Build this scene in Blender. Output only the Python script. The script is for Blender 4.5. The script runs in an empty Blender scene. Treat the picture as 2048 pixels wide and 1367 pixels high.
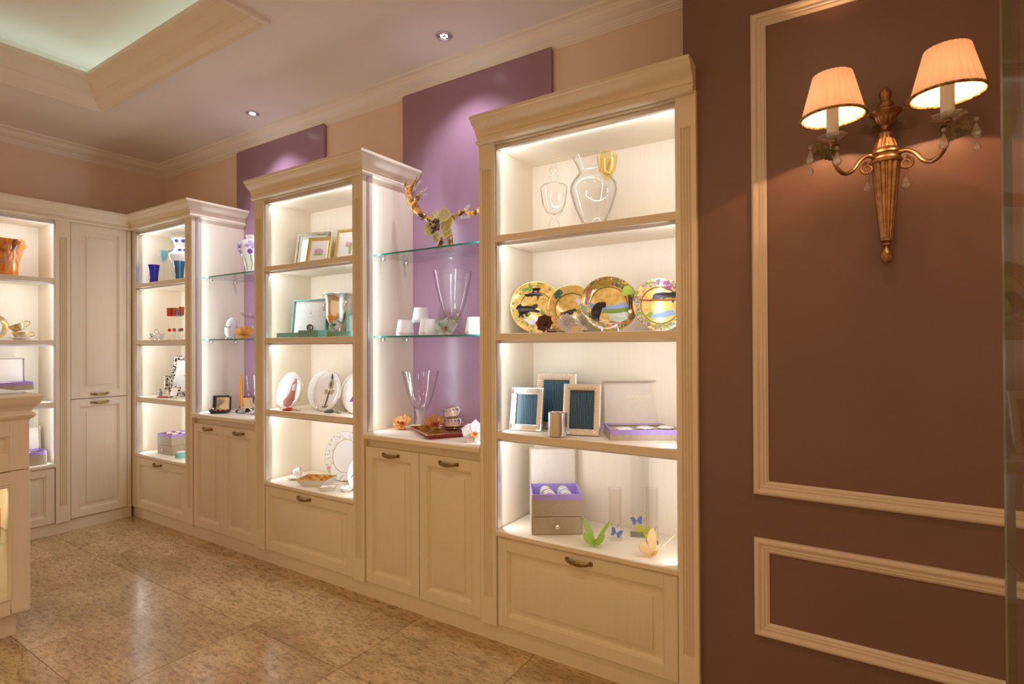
import bpy, bmesh, math, random
from mathutils import Matrix, Vector, Euler
from mathutils.geometry import tessellate_polygon
random.seed(7)
PI = math.pi
S = bpy.context.scene
COL = S.collection

# ------------------------------------------------------------------ camera
CAM_H = 1.4
yaw, pitch, roll = math.radians(-32.565), math.radians(.293), math.radians(-.296)
Fw = Vector((math.sin(yaw)*math.cos(pitch), math.cos(yaw)*math.cos(pitch), math.sin(pitch)))
Rt = Vector((math.cos(yaw), -math.sin(yaw), 0)); Up = Rt.cross(Fw)
R2 = math.cos(roll)*Rt + math.sin(roll)*Up; U2 = -math.sin(roll)*Rt + math.cos(roll)*Up
cam_data = bpy.data.cameras.new('camera'); cam = bpy.data.objects.new('camera', cam_data); COL.objects.link(cam)
cam_data.sensor_width = 36; cam_data.sensor_fit = 'HORIZONTAL'; cam_data.lens = 1095.72/2048*36
cam_data.clip_start = .02
m = Matrix((R2, U2, -Fw)).transposed().to_4x4(); m.translation = (0, 0, CAM_H); cam.matrix_world = m
S.camera = cam

# ------------------------------------------------------------------ world, exposure, general light
W = bpy.data.worlds.new('room_ambience'); S.world = W; W.use_nodes = True
bg = W.node_tree.nodes['Background']; bg.inputs[0].default_value = (1.0, .63, .32, 1); bg.inputs[1].default_value = .80
S.view_settings.view_transform = 'Standard'; S.view_settings.look = 'None'
S.view_settings.exposure = 0.0; S.view_settings.gamma = 1.0; S.view_settings.use_curve_mapping = False
try:
    S.cycles.max_bounces = 10; S.cycles.diffuse_bounces = 5; S.cycles.glossy_bounces = 4
    S.cycles.transmission_bounces = 6; S.cycles.transparent_max_bounces = 32
    S.cycles.sample_clamp_indirect = 4.0; S.cycles.caustics_reflective = False; S.cycles.caustics_refractive = False
except Exception: pass
LED_COL = (.85, .915, 1.0); LED_W = 2.95; BAR_FILL_W = .85; NICHE_COL = (.80, .88, 1.0); NICHE_W = 3.0
FILL_W = 40; FILL_COL = (1.0, .66, .36)       # unseen ceiling spots added as warm ambient fill
SPOT_W = 29; SPOT_COL = (.86, .88, 1.0)       # wall spots in view
COVE_W = 1.35; COVE_COL = (.80, 1.0, .86)
BULB_W = 150; BULB_COL = (1.0, .52, .25)

def area(name, loc, target_dir, sx, sy, power, color, parent=None, up=None):
    l = bpy.data.lights.new(name, 'AREA'); l.shape = 'RECTANGLE'; l.size = sx; l.size_y = sy
    l.energy = power; l.color = color
    o = bpy.data.objects.new(name, l); COL.objects.link(o)
    z = -Vector(target_dir).normalized(); u = Vector(up or (0, 0, 1)); u = (u - z*u.dot(z)).normalized(); x = u.cross(z)
    M = Matrix((x, u, z)).transposed().to_4x4(); M.translation = loc
    o.parent = parent; o.matrix_local = M
    return o

# ------------------------------------------------------------------ materials
def mat(name, color, rough=.5, metal=0, spec=.5, **k):
    m = bpy.data.materials.new(name); m.use_nodes = True
    b = m.node_tree.nodes['Principled BSDF']
    b.inputs['Base Color'].default_value = (*color, 1); b.inputs['Roughness'].default_value = rough
    b.inputs['Metallic'].default_value = metal; b.inputs['Specular IOR Level'].default_value = spec
    for kk, v in k.items(): b.inputs[kk.replace('_', ' ')].default_value = v
    return m
def N(m, t, **k):
    n = m.node_tree.nodes.new(t)
    for a, v in k.items():
        if a.startswith('i_'): n.inputs[a[2:].replace('_', ' ')].default_value = v
        else: setattr(n, a, v)
    return n
def LK(m, a, b): m.node_tree.links.new(a, b)
def bsdf(m): return m.node_tree.nodes['Principled BSDF']
def ramp(m, fac, stops):
    r = N(m, 'ShaderNodeValToRGB'); e = r.color_ramp.elements
    while len(e) < len(stops): e.new(.5)
    for el, (p, c) in zip(e, stops): el.position = p; el.color = (*c, 1)
    LK(m, fac, r.inputs[0]); return r
def coords(m, scale=(1, 1, 1), kind='Object', rnd=False):
    tc = N(m, 'ShaderNodeTexCoord'); mp = N(m, 'ShaderNodeMapping'); mp.inputs['Scale'].default_value = scale
    LK(m, tc.outputs[kind], mp.inputs['Vector'])
    if rnd:
        oi = N(m, 'ShaderNodeObjectInfo'); mul = N(m, 'ShaderNodeMath', operation='MULTIPLY'); mul.inputs[1].default_value = 37
        LK(m, oi.outputs['Random'], mul.inputs[0]); cx = N(m, 'ShaderNodeCombineXYZ')
        for i in range(3): LK(m, mul.outputs[0], cx.inputs[i])
        LK(m, cx.outputs[0], mp.inputs['Location'])
    return mp.outputs[0]
def bump(m, fac, strength=.1, dist=.002):
    b = N(m, 'ShaderNodeBump'); b.inputs['Strength'].default_value = strength; b.inputs['Distance'].default_value = dist
    LK(m, fac, b.inputs['Height']); LK(m, b.outputs[0], bsdf(m).inputs['Normal'])
def noisy(name, c1, c2, scale, rough=.5, stretch=(1, 1, 1), bmp=.0, detail=4, rnd=False, lo=.35, hi=.65, **k):
    m = mat(name, c1, rough, **k); n = N(m, 'ShaderNodeTexNoise', i_Scale=scale, i_Detail=detail)
    LK(m, coords(m, stretch, rnd=rnd), n.inputs['Vector'])
    r = ramp(m, n.outputs['Fac'], [(lo, c1), (hi, c2)]); LK(m, r.outputs[0], bsdf(m).inputs['Base Color'])
    if bmp: bump(m, n.outputs['Fac'], bmp)
    return m
def glassy(name, tint=(1, 1, 1), rough=.0, refl=1.0, edge=None, body=0.0, lo=.55):
    """thin-walled glass: tinted pass-through plus a fresnel reflection"""
    m = bpy.data.materials.new(name); m.use_nodes = True; nt = m.node_tree; nt.nodes.clear()
    out = N(m, 'ShaderNodeOutputMaterial'); tr = N(m, 'ShaderNodeBsdfTransparent'); gl = N(m, 'ShaderNodeBsdfGlossy')
    gl.inputs['Roughness'].default_value = rough; tr.inputs[0].default_value = (*tint, 1)
    fl_ = N(m, 'ShaderNodeLayerWeight', i_Blend=.5); pw_ = N(m, 'ShaderNodeMath', operation='POWER'); pw_.inputs[1].default_value = 5; LK(m, fl_.outputs['Facing'], pw_.inputs[0])
    fr = N(m, 'ShaderNodeMath', operation='MULTIPLY_ADD'); fr.inputs[1].default_value = .95; fr.inputs[2].default_value = .05; LK(m, pw_.outputs[0], fr.inputs[0])
    mul = N(m, 'ShaderNodeMath', operation='MULTIPLY'); mul.inputs[1].default_value = refl
    mul.use_clamp = True
    LK(m, fr.outputs[0], mul.inputs[0])
    if edge:
        lw = N(m, 'ShaderNodeLayerWeight', i_Blend=.35)
        r = ramp(m, lw.outputs['Facing'], [(lo, tint), (1.0, edge)]); LK(m, r.outputs[0], tr.inputs[0])
    src = tr.outputs[0]
    if body:
        df = N(m, 'ShaderNodeBsdfTranslucent'); d2 = N(m, 'ShaderNodeBsdfDiffuse'); df.inputs[0].default_value = (*tint, 1); d2.inputs[0].default_value = (*tint, 1)
        a = N(m, 'ShaderNodeMixShader'); a.inputs[0].default_value = .5; LK(m, df.outputs[0], a.inputs[1]); LK(m, d2.outputs[0], a.inputs[2])
        c = N(m, 'ShaderNodeMixShader'); c.inputs[0].default_value = body; LK(m, src, c.inputs[1]); LK(m, a.outputs[0], c.inputs[2]); src = c.outputs[0]
    mx = N(m, 'ShaderNodeMixShader'); LK(m, mul.outputs[0], mx.inputs[0]); LK(m, src, mx.inputs[1]); LK(m, gl.outputs[0], mx.inputs[2])
    LK(m, mx.outputs[0], out.inputs[0]); return m
def emit(name, color, strength):
    m = bpy.data.materials.new(name); m.use_nodes = True; m.node_tree.nodes.clear()
    e = N(m, 'ShaderNodeEmission'); e.inputs[0].default_value = (*color, 1); e.inputs[1].default_value = strength
    o = N(m, 'ShaderNodeOutputMaterial'); LK(m, e.outputs[0], o.inputs[0]); return m

M = {}
M['cream'] = noisy('cream painted wood', (.80, .71, .57), (.815, .728, .59), 5, .42, (14, 14, .8), .02)
M['ceiling'] = noisy('ceiling paint', (.86, .82, .78), (.87, .835, .79), 3, .6)
M['plaster'] = noisy('plaster moulding paint', (.85, .78, .69), (.86, .79, .70), 6, .45)
M['beige'] = noisy('beige wall paint', (.80, .625, .50), (.82, .645, .515), 9, .6)
M['brown'] = noisy('brown wall paint', (.192, .106, .081), (.202, .113, .087), 4, .42)
M['frame_paint'] = noisy('cream frame moulding', (.72, .615, .52), (.74, .635, .54), 8, .4)
M['purple'] = noisy('purple lacquer panel', (.33, .185, .27), (.35, .20, .285), 2, .25)
M['alu'] = mat('brushed aluminium', (.66, .64, .66), .35, .85)
M['brass'] = noisy('aged brass', (.24, .15, .045), (.40, .27, .10), 60, .34, metal=.9)
M['bronze'] = noisy('antique bronze', (.30, .155, .075), (.50, .28, .135), 45, .33, metal=.9)
M['chrome'] = mat('polished chrome', (.82, .80, .78), .06, 1)
M['silver'] = mat('polished silver', (.90, .89, .90), .2, 1)
M['porcelain'] = mat('white porcelain', (.83, .82, .82), .1, Coat_Weight=.5)
M['bisque'] = noisy('white bisque porcelain', (.74, .73, .75), (.82, .81, .82), 60, .6, (1, 1, .15), .25)
M['white'] = mat('white card', (.82, .82, .80), .6)
M['gold'] = mat('gilding', (.80, .55, .20), .22, 1)
M['goldpaint'] = mat('gold frame leaf', (.72, .54, .22), .3, .7)
M['black'] = mat('black lacquer', (.012, .010, .010), .25)
M['panther'] = mat('black enamel', (.010, .008, .008), .3)
M['glass'] = glassy('clear crystal', (.995, .995, .995), refl=.9, edge=(.60, .60, .60), lo=.42)
M['shelfglass'] = glassy('shelf glass face', (.95, .975, .965), refl=1.0)
M['glassedge'] = mat('green glass edge', (.02, .22, .17), .1)
M['doorglass'] = glassy('door glass', (.93, .92, .88), refl=.62)
M['crystal'] = glassy('cut crystal', (.97, .96, .97), refl=3.6, edge=(.34, .30, .28), body=.16, lo=.15)
M['flowerglass'] = glassy('clear flower glass', (.96, .96, .96), refl=1.0, body=.5)
M['framesilver'] = mat('worked silver', (.86, .84, .84), .27, .95)
M['amber'] = glassy('amber glass', (.99, .90, .66), refl=1, edge=(.95, .62, .18), body=.05)
M['amberdark'] = glassy('brown amber glass', (.42, .16, .03), refl=1.2, edge=(.16, .05, .02), body=.25)
M['lavender'] = noisy('lavender paper lining', (.40, .27, .72), (.43, .30, .75), 40, .6)
M['taupe'] = noisy('taupe card', (.42, .34, .25), (.45, .37, .28), 60, .55)
M['greypaper'] = noisy('pale grey satin lining', (.66, .575, .49), (.69, .60, .515), 30, .6)
M['teal'] = noisy('turquoise leatherette', (.17, .42, .38), (.20, .46, .42), 60, .5)
M['silk'] = noisy('pale silk lining', (.58, .60, .56), (.64, .66, .62), 40, .5)
M['red'] = mat('red enamel', (.55, .03, .04), .35)
M['redbrown'] = mat('deep red porcelain', (.28, .025, .02), .18)
M['tile'] = None

def tile_material():
    m = mat('travertine tile', (.35, .25, .15), .22, spec=.38)
    co = coords(m, (1, 2.6, 1), rnd=True)
    n1 = N(m, 'ShaderNodeTexNoise', i_Scale=1.6, i_Detail=8, i_Roughness=.65); LK(m, co, n1.inputs['Vector'])
    n2 = N(m, 'ShaderNodeTexNoise', i_Scale=17, i_Detail=9, i_Roughness=.72, i_Distortion=.3); LK(m, co, n2.inputs['Vector'])
    n3 = N(m, 'ShaderNodeTexNoise', i_Scale=38, i_Detail=4); LK(m, co, n3.inputs['Vector'])
    r1 = ramp(m, n1.outputs['Fac'], [(.30, (.36, .245, .120)), (.52, (.54, .385, .21)), (.72, (.66, .50, .305))])
    r2 = ramp(m, n2.outputs['Fac'], [(.36, (.50, .455, .41)), (.50, (.97, .97, .96)), (.66, (1.15, 1.1, 1.04))])
    mx = N(m, 'ShaderNodeMix', data_type='RGBA', blend_type='MULTIPLY'); mx.inputs[0].default_value = .85
    LK(m, r1.outputs[0], mx.inputs[6]); LK(m, r2.outputs[0], mx.inputs[7])
    r3 = ramp(m, n3.outputs['Fac'], [(.36, (.55, .51, .47)), (.48, (1, 1, 1))])
    mx2 = N(m, 'ShaderNodeMix', data_type='RGBA', blend_type='MULTIPLY'); mx2.inputs[0].default_value = .7
    LK(m, mx.outputs[2], mx2.inputs[6]); LK(m, r3.outputs[0], mx2.inputs[7])
    LK(m, mx2.outputs[2], bsdf(m).inputs['Base Color'])
    rr = ramp(m, n2.outputs['Fac'], [(.3, (.30,)*3), (.6, (.15,)*3)]); LK(m, rr.outputs[0], bsdf(m).inputs['Roughness'])
    bump(m, n2.outputs['Fac'], .06, .001); return m
M['tile'] = tile_material()
M['grout'] = mat('dark grout', (.10, .075, .05), .8)

def moire():
    m = mat('petrol blue moire silk', (.02, .06, .09), .35)
    w = N(m, 'ShaderNodeTexWave', i_Scale=14, i_Distortion=9, i_Detail=2); w.inputs['Detail Scale'].default_value = 1.2
    LK(m, coords(m, (2.2, 1, .55)), w.inputs['Vector'])
    r = ramp(m, w.outputs['Fac'], [(.2, (.012, .045, .07)), (.8, (.035, .095, .135))]); LK(m, r.outputs[0], bsdf(m).inputs['Base Color']); return m
M['moire'] = moire()

def gold_plate_mat(name, rim_cols, seed, amount=.5):
    """gilded plate: golden well, black ring, rim strewn with painted colour"""
    m = mat(name, (.8, .55, .15), .2, .25, Coat_Weight=.6)
    tc = N(m, 'ShaderNodeTexCoord'); sep = N(m, 'ShaderNodeSeparateXYZ'); LK(m, tc.outputs['Object'], sep.inputs[0])
    cx = N(m, 'ShaderNodeCombineXYZ'); LK(m, sep.outputs[0], cx.inputs[0]); LK(m, sep.outputs[2], cx.inputs[1])
    ln = N(m, 'ShaderNodeVectorMath', operation='LENGTH'); LK(m, cx.outputs[0], ln.inputs[0])
    ns = N(m, 'ShaderNodeTexNoise', i_Scale=38, i_Detail=5); LK(m, tc.outputs['Object'], ns.inputs['Vector'])
    gold = ramp(m, ns.outputs['Fac'], [(.36, (.62, .38, .08)), (.5, (.78, .52, .15)), (.7, (.86, .64, .26))])
    of = N(m, 'ShaderNodeVectorMath', operation='ADD'); of.inputs[1].default_value = (seed*1.7, 0, seed*.9); LK(m, tc.outputs['Object'], of.inputs[0])
    vo = N(m, 'ShaderNodeTexVoronoi', i_Scale=130); LK(m, of.outputs[0], vo.inputs['Vector'])
    sc = N(m, 'ShaderNodeSeparateColor'); LK(m, vo.outputs['Color'], sc.inputs[0])
    k = len(rim_cols); cr = ramp(m, sc.outputs[0], [((i+.5)/k, c) for i, c in enumerate(rim_cols)]); cr.color_ramp.interpolation = 'CONSTANT'
    for i, el in enumerate(cr.color_ramp.elements): el.position = i/k
    n2 = N(m, 'ShaderNodeTexNoise', i_Scale=16, i_Detail=3); LK(m, of.outputs[0], n2.inputs['Vector'])
    mk = ramp(m, n2.outputs['Fac'], [(1-amount-.03, (0, 0, 0)), (1-amount+.03, (1, 1, 1))])
    rimmask = ramp(m, ln.outputs['Value'], [(.0, (0,)*3), (.086, (0,)*3), (.0905, (1,)*3)])
    a = N(m, 'ShaderNodeMath', operation='MULTIPLY'); LK(m, mk.outputs[0], a.inputs[0]); LK(m, rimmask.outputs[0], a.inputs[1])
    mix = N(m, 'ShaderNodeMix', data_type='RGBA'); LK(m, a.outputs[0], mix.inputs[0]); LK(m, gold.outputs[0], mix.inputs[6]); LK(m, cr.outputs[0], mix.inputs[7])
    ring = ramp(m, ln.outputs['Value'], [(.0, (1,)*3), (.0815, (1,)*3), (.082, (.015, .01, .01)), (.0845, (.015, .01, .01)), (.085, (1,)*3)])
    mu = N(m, 'ShaderNodeMix', data_type='RGBA', blend_type='MULTIPLY'); mu.inputs[0].default_value = 1
    LK(m, mix.outputs[2], mu.inputs[6]); LK(m, ring.outputs[0], mu.inputs[7]); LK(m, mu.outputs[2], bsdf(m).inputs['Base Color']); return m

# ------------------------------------------------------------------ mesh building
class G:
    def __init__(s): s.v = []; s.f = []
    def add(s, vs, fs, X=None):
        o = len(s.v); s.v += [tuple(X @ Vector(p)) if X else tuple(p) for p in vs]; s.f += [tuple(i+o for i in q) for q in fs]; return s
    def box(s, x0, x1, y0, y1, z0, z1, X=None):
        vs = [(x, y, z) for x in (x0, x1) for y in (y0, y1) for z in (z0, z1)]
        return s.add(vs, [(0, 1, 3, 2), (4, 6, 7, 5), (0, 4, 5, 1), (2, 3, 7, 6), (0, 2, 6, 4), (1, 5, 7, 3)], X)
    def lathe(s, prof, seg=32, mod=None, X=None, c=(0, 0, 0)):
        vs = []; fs = []; n = len(prof)
        for i in range(seg):
            t = 2*PI*i/seg
            for r, z in prof:
                rr = mod(t, z, r) if mod else r
                vs.append((c[0]+rr*math.cos(t), c[1]+rr*math.sin(t), c[2]+z))
        for i in range(seg):
            j = (i+1) % seg
            for k in range(n-1): fs.append((i*n+k, j*n+k, j*n+k+1, i*n+k+1))
        if prof[0][0] > 1e-5: pass
        return s.add(vs, fs, X)
    def tube(s, pts, rad, seg=8, X=None, cap=True, flat=1.0):
        P = [Vector(p) for p in pts]; n = len(P); vs = []; fs = []
        R = rad if isinstance(rad, (list, tuple)) else [rad]*n
        ref = Vector((0, 0, 1))
        t0 = (P[1]-P[0]).normalized()
        if abs(t0.dot(ref)) > .9: ref = Vector((1, 0, 0))
        u = t0.cross(ref).normalized()
        for i, p in enumerate(P):
            t = (P[min(i+1, n-1)]-P[max(i-1, 0)]).normalized()
            u = (u - t*u.dot(t)).normalized(); w = t.cross(u)
            for k in range(seg):
                a = 2*PI*k/seg; vs.append(p + u*(R[i]*math.cos(a)) + w*(R[i]*flat*math.sin(a)))
        for i in range(n-1):
            for k in range(seg):
                k2 = (k+1) % seg; fs.append((i*seg+k, i*seg+k2, (i+1)*seg+k2, (i+1)*seg+k))
        if cap: fs.append(tuple(range(seg))[::-1]); fs.append(tuple(range((n-1)*seg, n*seg)))
        return s.add(vs, fs, X)
    def prism(s, pts, y0, y1, X=None):
        """polygon given in x,z extruded along y"""
        n = len(pts); vs = [(p[0], y0, p[1]) for p in pts]+[(p[0], y1, p[1]) for p in pts]
        tr = tessellate_polygon([[Vector((p[0], p[1], 0)) for p in pts]])
        fs = [tuple(t) for t in tr]+[tuple(i+n for i in t[::-1]) for t in tr]
        fs += [(i, (i+1) % n, (i+1) % n+n, i+n) for i in range(n)]
        return s.add(vs, fs, X)
    def sweep(s, path, prof, closed=False, X=None, cap=True):
        """profile (out, up) along a plan path; out is to the right of travel"""
        n = len(path); k = len(prof); vs = []; fs = []
        def nrm(a, b): d = Vector((b[0]-a[0], b[1]-a[1])).normalized(); return Vector((d.y, -d.x))
        for i, p in enumerate(path):
            if closed: n1 = nrm(path[i-1], p); n2 = nrm(p, path[(i+1) % n])
            else:
                n1 = nrm(path[i-1], p) if i else nrm(p, path[1]); n2 = nrm(p, path[i+1]) if i < n-1 else n1
            mm = (n1+n2)/(1+n1.dot(n2))
            for o, h in prof: vs.append((p[0]+mm.x*o, p[1]+mm.y*o, h))
        for i in range(n if closed else n-1):
            j = (i+1) % n
            for q in range(k-1): fs.append((i*k+q, j*k+q, j*k+q+1, i*k+q+1))
        if not closed and cap:
            # fan caps over concave profiles via tessellation
            for i, flip in ((0, 0), (n-1, 1)):
                tr = tessellate_polygon([[Vector((o, h, 0)) for o, h in prof]])
                for t in tr: fs.append(tuple(i*k+q for q in (t[::-1] if flip else t)))
        return s.add(vs, fs, X)
    def ball(s, c, r, seg=12, rings=7, X=None, sc=(1, 1, 1)):
        pr = [(r*math.sin(PI*i/rings), -r*math.cos(PI*i/rings)) for i in range(rings+1)]
        T = Matrix.Translation(c) @ Matrix.Diagonal((*sc, 1)); return s.lathe(pr, seg, X=(X @ T) if X else T)
    def torus(s, R, r, seg=24, sub=8, X=None, arc=2*PI):
        pts = [(R*math.cos(arc*i/seg), R*math.sin(arc*i/seg), 0) for i in range(seg+1)]
        return s.tube(pts, r, sub, X)
    def mesh(s, name, material, smooth=True, ang=35):
        me = bpy.data.meshes.new(name); me.from_pydata(s.v, [], s.f)
        bm = bmesh.new(); bm.from_mesh(me); bmesh.ops.remove_doubles(bm, verts=bm.verts, dist=1e-5)
        bmesh.ops.recalc_face_normals(bm, faces=bm.faces); bm.to_mesh(me); bm.free()
        if smooth:
            me.polygons.foreach_set('use_smooth', [True]*len(me.polygons)); me.set_sharp_from_angle(angle=math.radians(ang))
        me.materials.append(M[material] if isinstance(material, str) else material); return me
    def obj(s, name, material, parent=None, loc=(0, 0, 0), rot=(0, 0, 0), bevel=0, smooth=True, ang=35):
        o = bpy.data.objects.new(name, s.mesh(name, material, smooth, ang)); COL.objects.link(o)
        o.parent = parent; o.location = loc; o.rotation_euler = rot
        if bevel:
            b = o.modifiers.new('edge', 'BEVEL'); b.width = bevel; b.segments = 2; b.limit_method = 'ANGLE'; b.angle_limit = math.radians(40); b.harden_normals = False
        return o
def box(x0, x1, y0, y1, z0, z1, X=None): return G().box(x0, x1, y0, y1, z0, z1, X)
def tag(o, label, cat, group=None):
    o['label'] = label; o['category'] = cat
    if group: o['group'] = group
    return o
def thing(name, label, cat, loc=(0, 0, 0), rz=0, rx=0, group=None):
    o = bpy.data.objects.new(name, None); COL.objects.link(o); o.empty_display_size = .05
    o.location = loc; o.rotation_euler = (rx, 0, math.radians(rz)); return tag(o, label, cat, group)
def struct(o): o['kind'] = 'structure'; return o
def T(x, y, z): return Matrix.Translation((x, y, z))
def RX(a): return Matrix.Rotation(math.radians(a), 4, 'X')
def RY(a): return Matrix.Rotation(math.radians(a), 4, 'Y')
def RZ(a): return Matrix.Rotation(math.radians(a), 4, 'Z')
def arc_pts(cx, cy, r, a0, a1, n): return [(cx+r*math.cos(math.radians(a0+(a1-a0)*i/n)), cy+r*math.sin(math.radians(a0+(a1-a0)*i/n))) for i in range(n+1)]
def spline(pts, n=6):
    """Catmull-Rom through 3-d points"""
    P = [Vector(p) for p in pts]; P = [P[0]*2-P[1]]+P+[P[-1]*2-P[-2]]; out = []
    for i in range(1, len(P)-2):
        for k in range(n):
            t = k/n; a, b, c, d = P[i-1:i+3]
            out.append(.5*((2*b)+(c-a)*t+(2*a-5*b+4*c-d)*t*t+(3*b-a-3*c+d)*t**3))
    out.append(P[-2]); return out
# ------------------------------------------------------------------ room shell
D = 2.125            # face of the pilasters along the cabinet wall
WB, WL, YB, XB = 2.56, -5.46, 2.15, -.578   # back wall, left wall, brown wall face, its left edge
CEIL = 3.05
RX1, RY0 = 2.6, -3.2
floor = struct(box(WL-.1, RX1, RY0, WB+.1, -.06, -.003).obj('floor', 'grout'))
TS = .667; tile_me = box(-TS/2+.0012, TS/2-.0012, -TS/2+.0012, TS/2-.0012, -.004, 0).mesh('tile', 'tile')
tx = -3.925-3*TS
while tx < RX1-.3:
    ty = 1.60+TS
    while ty > RY0+.2:
        o = bpy.data.objects.new('tile', tile_me); COL.objects.link(o); o.parent = floor
        o.location = (tx+TS/2, ty-TS/2, 0)
        ty -= TS
    tx += TS
struct(box(WL-.1, XB, WB, WB+.1, 0, CEIL).obj('wall_back', 'beige'))
struct(box(WL-.1, WL, RY0, WB, 0, CEIL).obj('wall_left', 'beige'))
struct(box(XB, RX1, YB, WB+.1, 0, CEIL).obj('wall_right', 'brown'))
struct(box(RX1, RX1+.1, -.6, WB+.1, 0, CEIL).obj('wall_light_block', 'beige'))  # unseen partial wall, added to cut ambient light from this side
# ceiling with its tray
hx0, hx1, hy0, hy1 = -4.45, -2.515, -.6, 1.68
c = G()
for a in ((WL-.1, hx0, RY0, WB+.1), (hx1, RX1, RY0, WB+.1), (hx0, hx1, RY0, hy0), (hx0, hx1, hy1, WB+.1)): c.box(*a[:2], *a[2:], CEIL, CEIL+.03)
rx0, rx1, ry0, ry1, rz1 = hx0-.22, hx1+.22, hy0-.22, hy1+.22, 3.40
c.box(rx0-.03, rx0, ry0, ry1, CEIL+.03, rz1).box(rx1, rx1+.03, ry0, ry1, CEIL+.03, rz1)
c.box(rx0, rx1, ry0-.03, ry0, CEIL+.03, rz1).box(rx0, rx1, ry1, ry1+.03, CEIL+.03, rz1)
c.box(rx0-.03, rx1+.03, ry0-.03, ry1+.03, rz1, rz1+.03)
struct(c.obj('ceiling', 'ceiling'))
tp = [(0, 3.055), (0, 3.032), (.006, 3.026), (.016, 3.024), (.022, 3.03), (.024, 3.038), (.034, 3.042), (.05, 3.05), (.064, 3.062), (.074, 3.08), (.08, 3.098),
      (.088, 3.102), (.09, 3.112), (.10, 3.13), (.106, 3.155), (.118, 3.172), (.132, 3.18), (.136, 3.186), (.145, 3.19), (.145, 3.215), (.135, 3.215), (.02, 3.12), (0, 3.055)]
struct(G().sweep([(hx0, hy0), (hx0, hy1), (hx1, hy1), (hx1, hy0)], tp, closed=True).obj('trim_1', 'plaster', ang=18))
# hidden light in the tray
for loc, sx, sy, up in (((hx0-.10, (hy0+hy1)/2, 3.10), .04, hy1-hy0+.3, (0, 1, 0)), ((hx1+.10, (hy0+hy1)/2, 3.10), .04, hy1-hy0+.3, (0, 1, 0)),
                    (((hx0+hx1)/2, hy1+.10, 3.10), hx1-hx0+.3, .04, (0, 1, 0)), (((hx0+hx1)/2, hy0-.10, 3.10), hx1-hx0+.3, .04, (0, 1, 0))):
    area('cove_light', loc, (0, 0, 1), sx, sy, COVE_W, COVE_COL, up=up)
# cornice
cp = [(0, 2.952), (.006, 2.952), (.008, 2.958), (.014, 2.960), (.016, 2.966), (.022, 2.968), (.024, 2.974), (.030, 2.976), (.034, 2.984), (.046, 2.990), (.060, 2.998),
      (.074, 3.010), (.082, 3.024), (.086, 3.026), (.090, 3.032), (.098, 3.036), (.110, 3.038), (.114, 3.05), (0, 3.05)]
struct(G().sweep([(WL, RY0), (WL, WB), (XB, WB)], cp).obj('trim_2', 'plaster', ang=18))
# panel mouldings on the brown wall
wm = Matrix(((1, 0, 0, 0), (0, 0, -1, YB), (0, 1, 0, 0), (0, 0, 0, 1)))
fp = [(0, 0), (0, .010), (.003, .015), (.008, .018), (.014, .0185), (.019, .016), (.0225, .0105), (.026, .010), (.029, .0125), (.033, .012), (.036, .008), (.039, .0095), (.043, .009), (.047, .005), (.050, .004), (.050, 0)]
for i, (z0, z1) in enumerate(((.857, 2.589), (.351, .701))):
    x0, x1 = -.334, .50
    struct(G().sweep([(x0, z0), (x0, z1), (x1, z1), (x1, z0)], fp, closed=True, X=wm).obj('trim_%d' % (3+i), 'frame_paint', ang=25))
# purple panels
for (x0, x1), lb in (((-4.256, -3.18), 'tall purple lacquered wall panel behind the niche nearest the room corner'),
                    ((-2.428, -1.366), 'tall purple lacquered wall panel behind the glass grapevine sculpture')):
    tag(box(x0, x1, WB-.025, WB, .0, 2.962).obj('wall_panel', 'purple', bevel=.002), lb, 'wall panel', 'purple wall panels')

# ------------------------------------------------------------------ joinery
def door_geo(w, h, fw=.055, t=.024):
    g = G(); e = .0005
    for x0, x1, z0, z1 in ((0, fw-e, 0, h), (w-fw+e, w, 0, h), (fw, w-fw, 0, fw), (fw, w-fw, h-fw, h)):
        b = .0035   # softened outer arris
        vs = []; 
        lx0 = x0+(b if x0 == 0 else 0); lx1 = x1-(b if x1 == w else 0); lz0 = z0+(b if z0 == 0 else 0); lz1 = z1-(b if z1 == h else 0)
        vs = [(lx0, 0, lz0), (lx1, 0, lz0), (lx1, 0, lz1), (lx0, 0, lz1), (x0, b, z0), (x1, b, z0), (x1, b, z1), (x0, b, z1), (x0, t, z0), (x1, t, z0), (x1, t, z1), (x0, t, z1)]
        fs = [(0, 1, 2, 3)]+[(i, i+4, (i+1) % 4+4, (i+1) % 4) for i in range(4)]+[(i+4, i+8, (i+1) % 4+8, (i+1) % 4+4) for i in range(4)]+[(11, 10, 9, 8)]
        g.add(vs, fs)
    rings = [(0, 0), (.002, .005), (.006, .0045), (.010, .011), (.012, .0155), (.016, .0155), (.044, .0080), (.046, .0025), (.049, .0015)]
    vs = []; fs = []
    for i, y in rings:
        q = fw+i; vs += [(q, y, q), (w-q, y, q), (w-q, y, h-q), (q, y, h-q)]
    for k in range(len(rings)-1):
        for i in range(4): fs.append((k*4+i, k*4+(i+1) % 4, k*4+4+(i+1) % 4, k*4+4+i))
    k = len(rings)-1; fs.append((k*4, k*4+1, k*4+2, k*4+3)); g.add(vs, fs); return g
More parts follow.
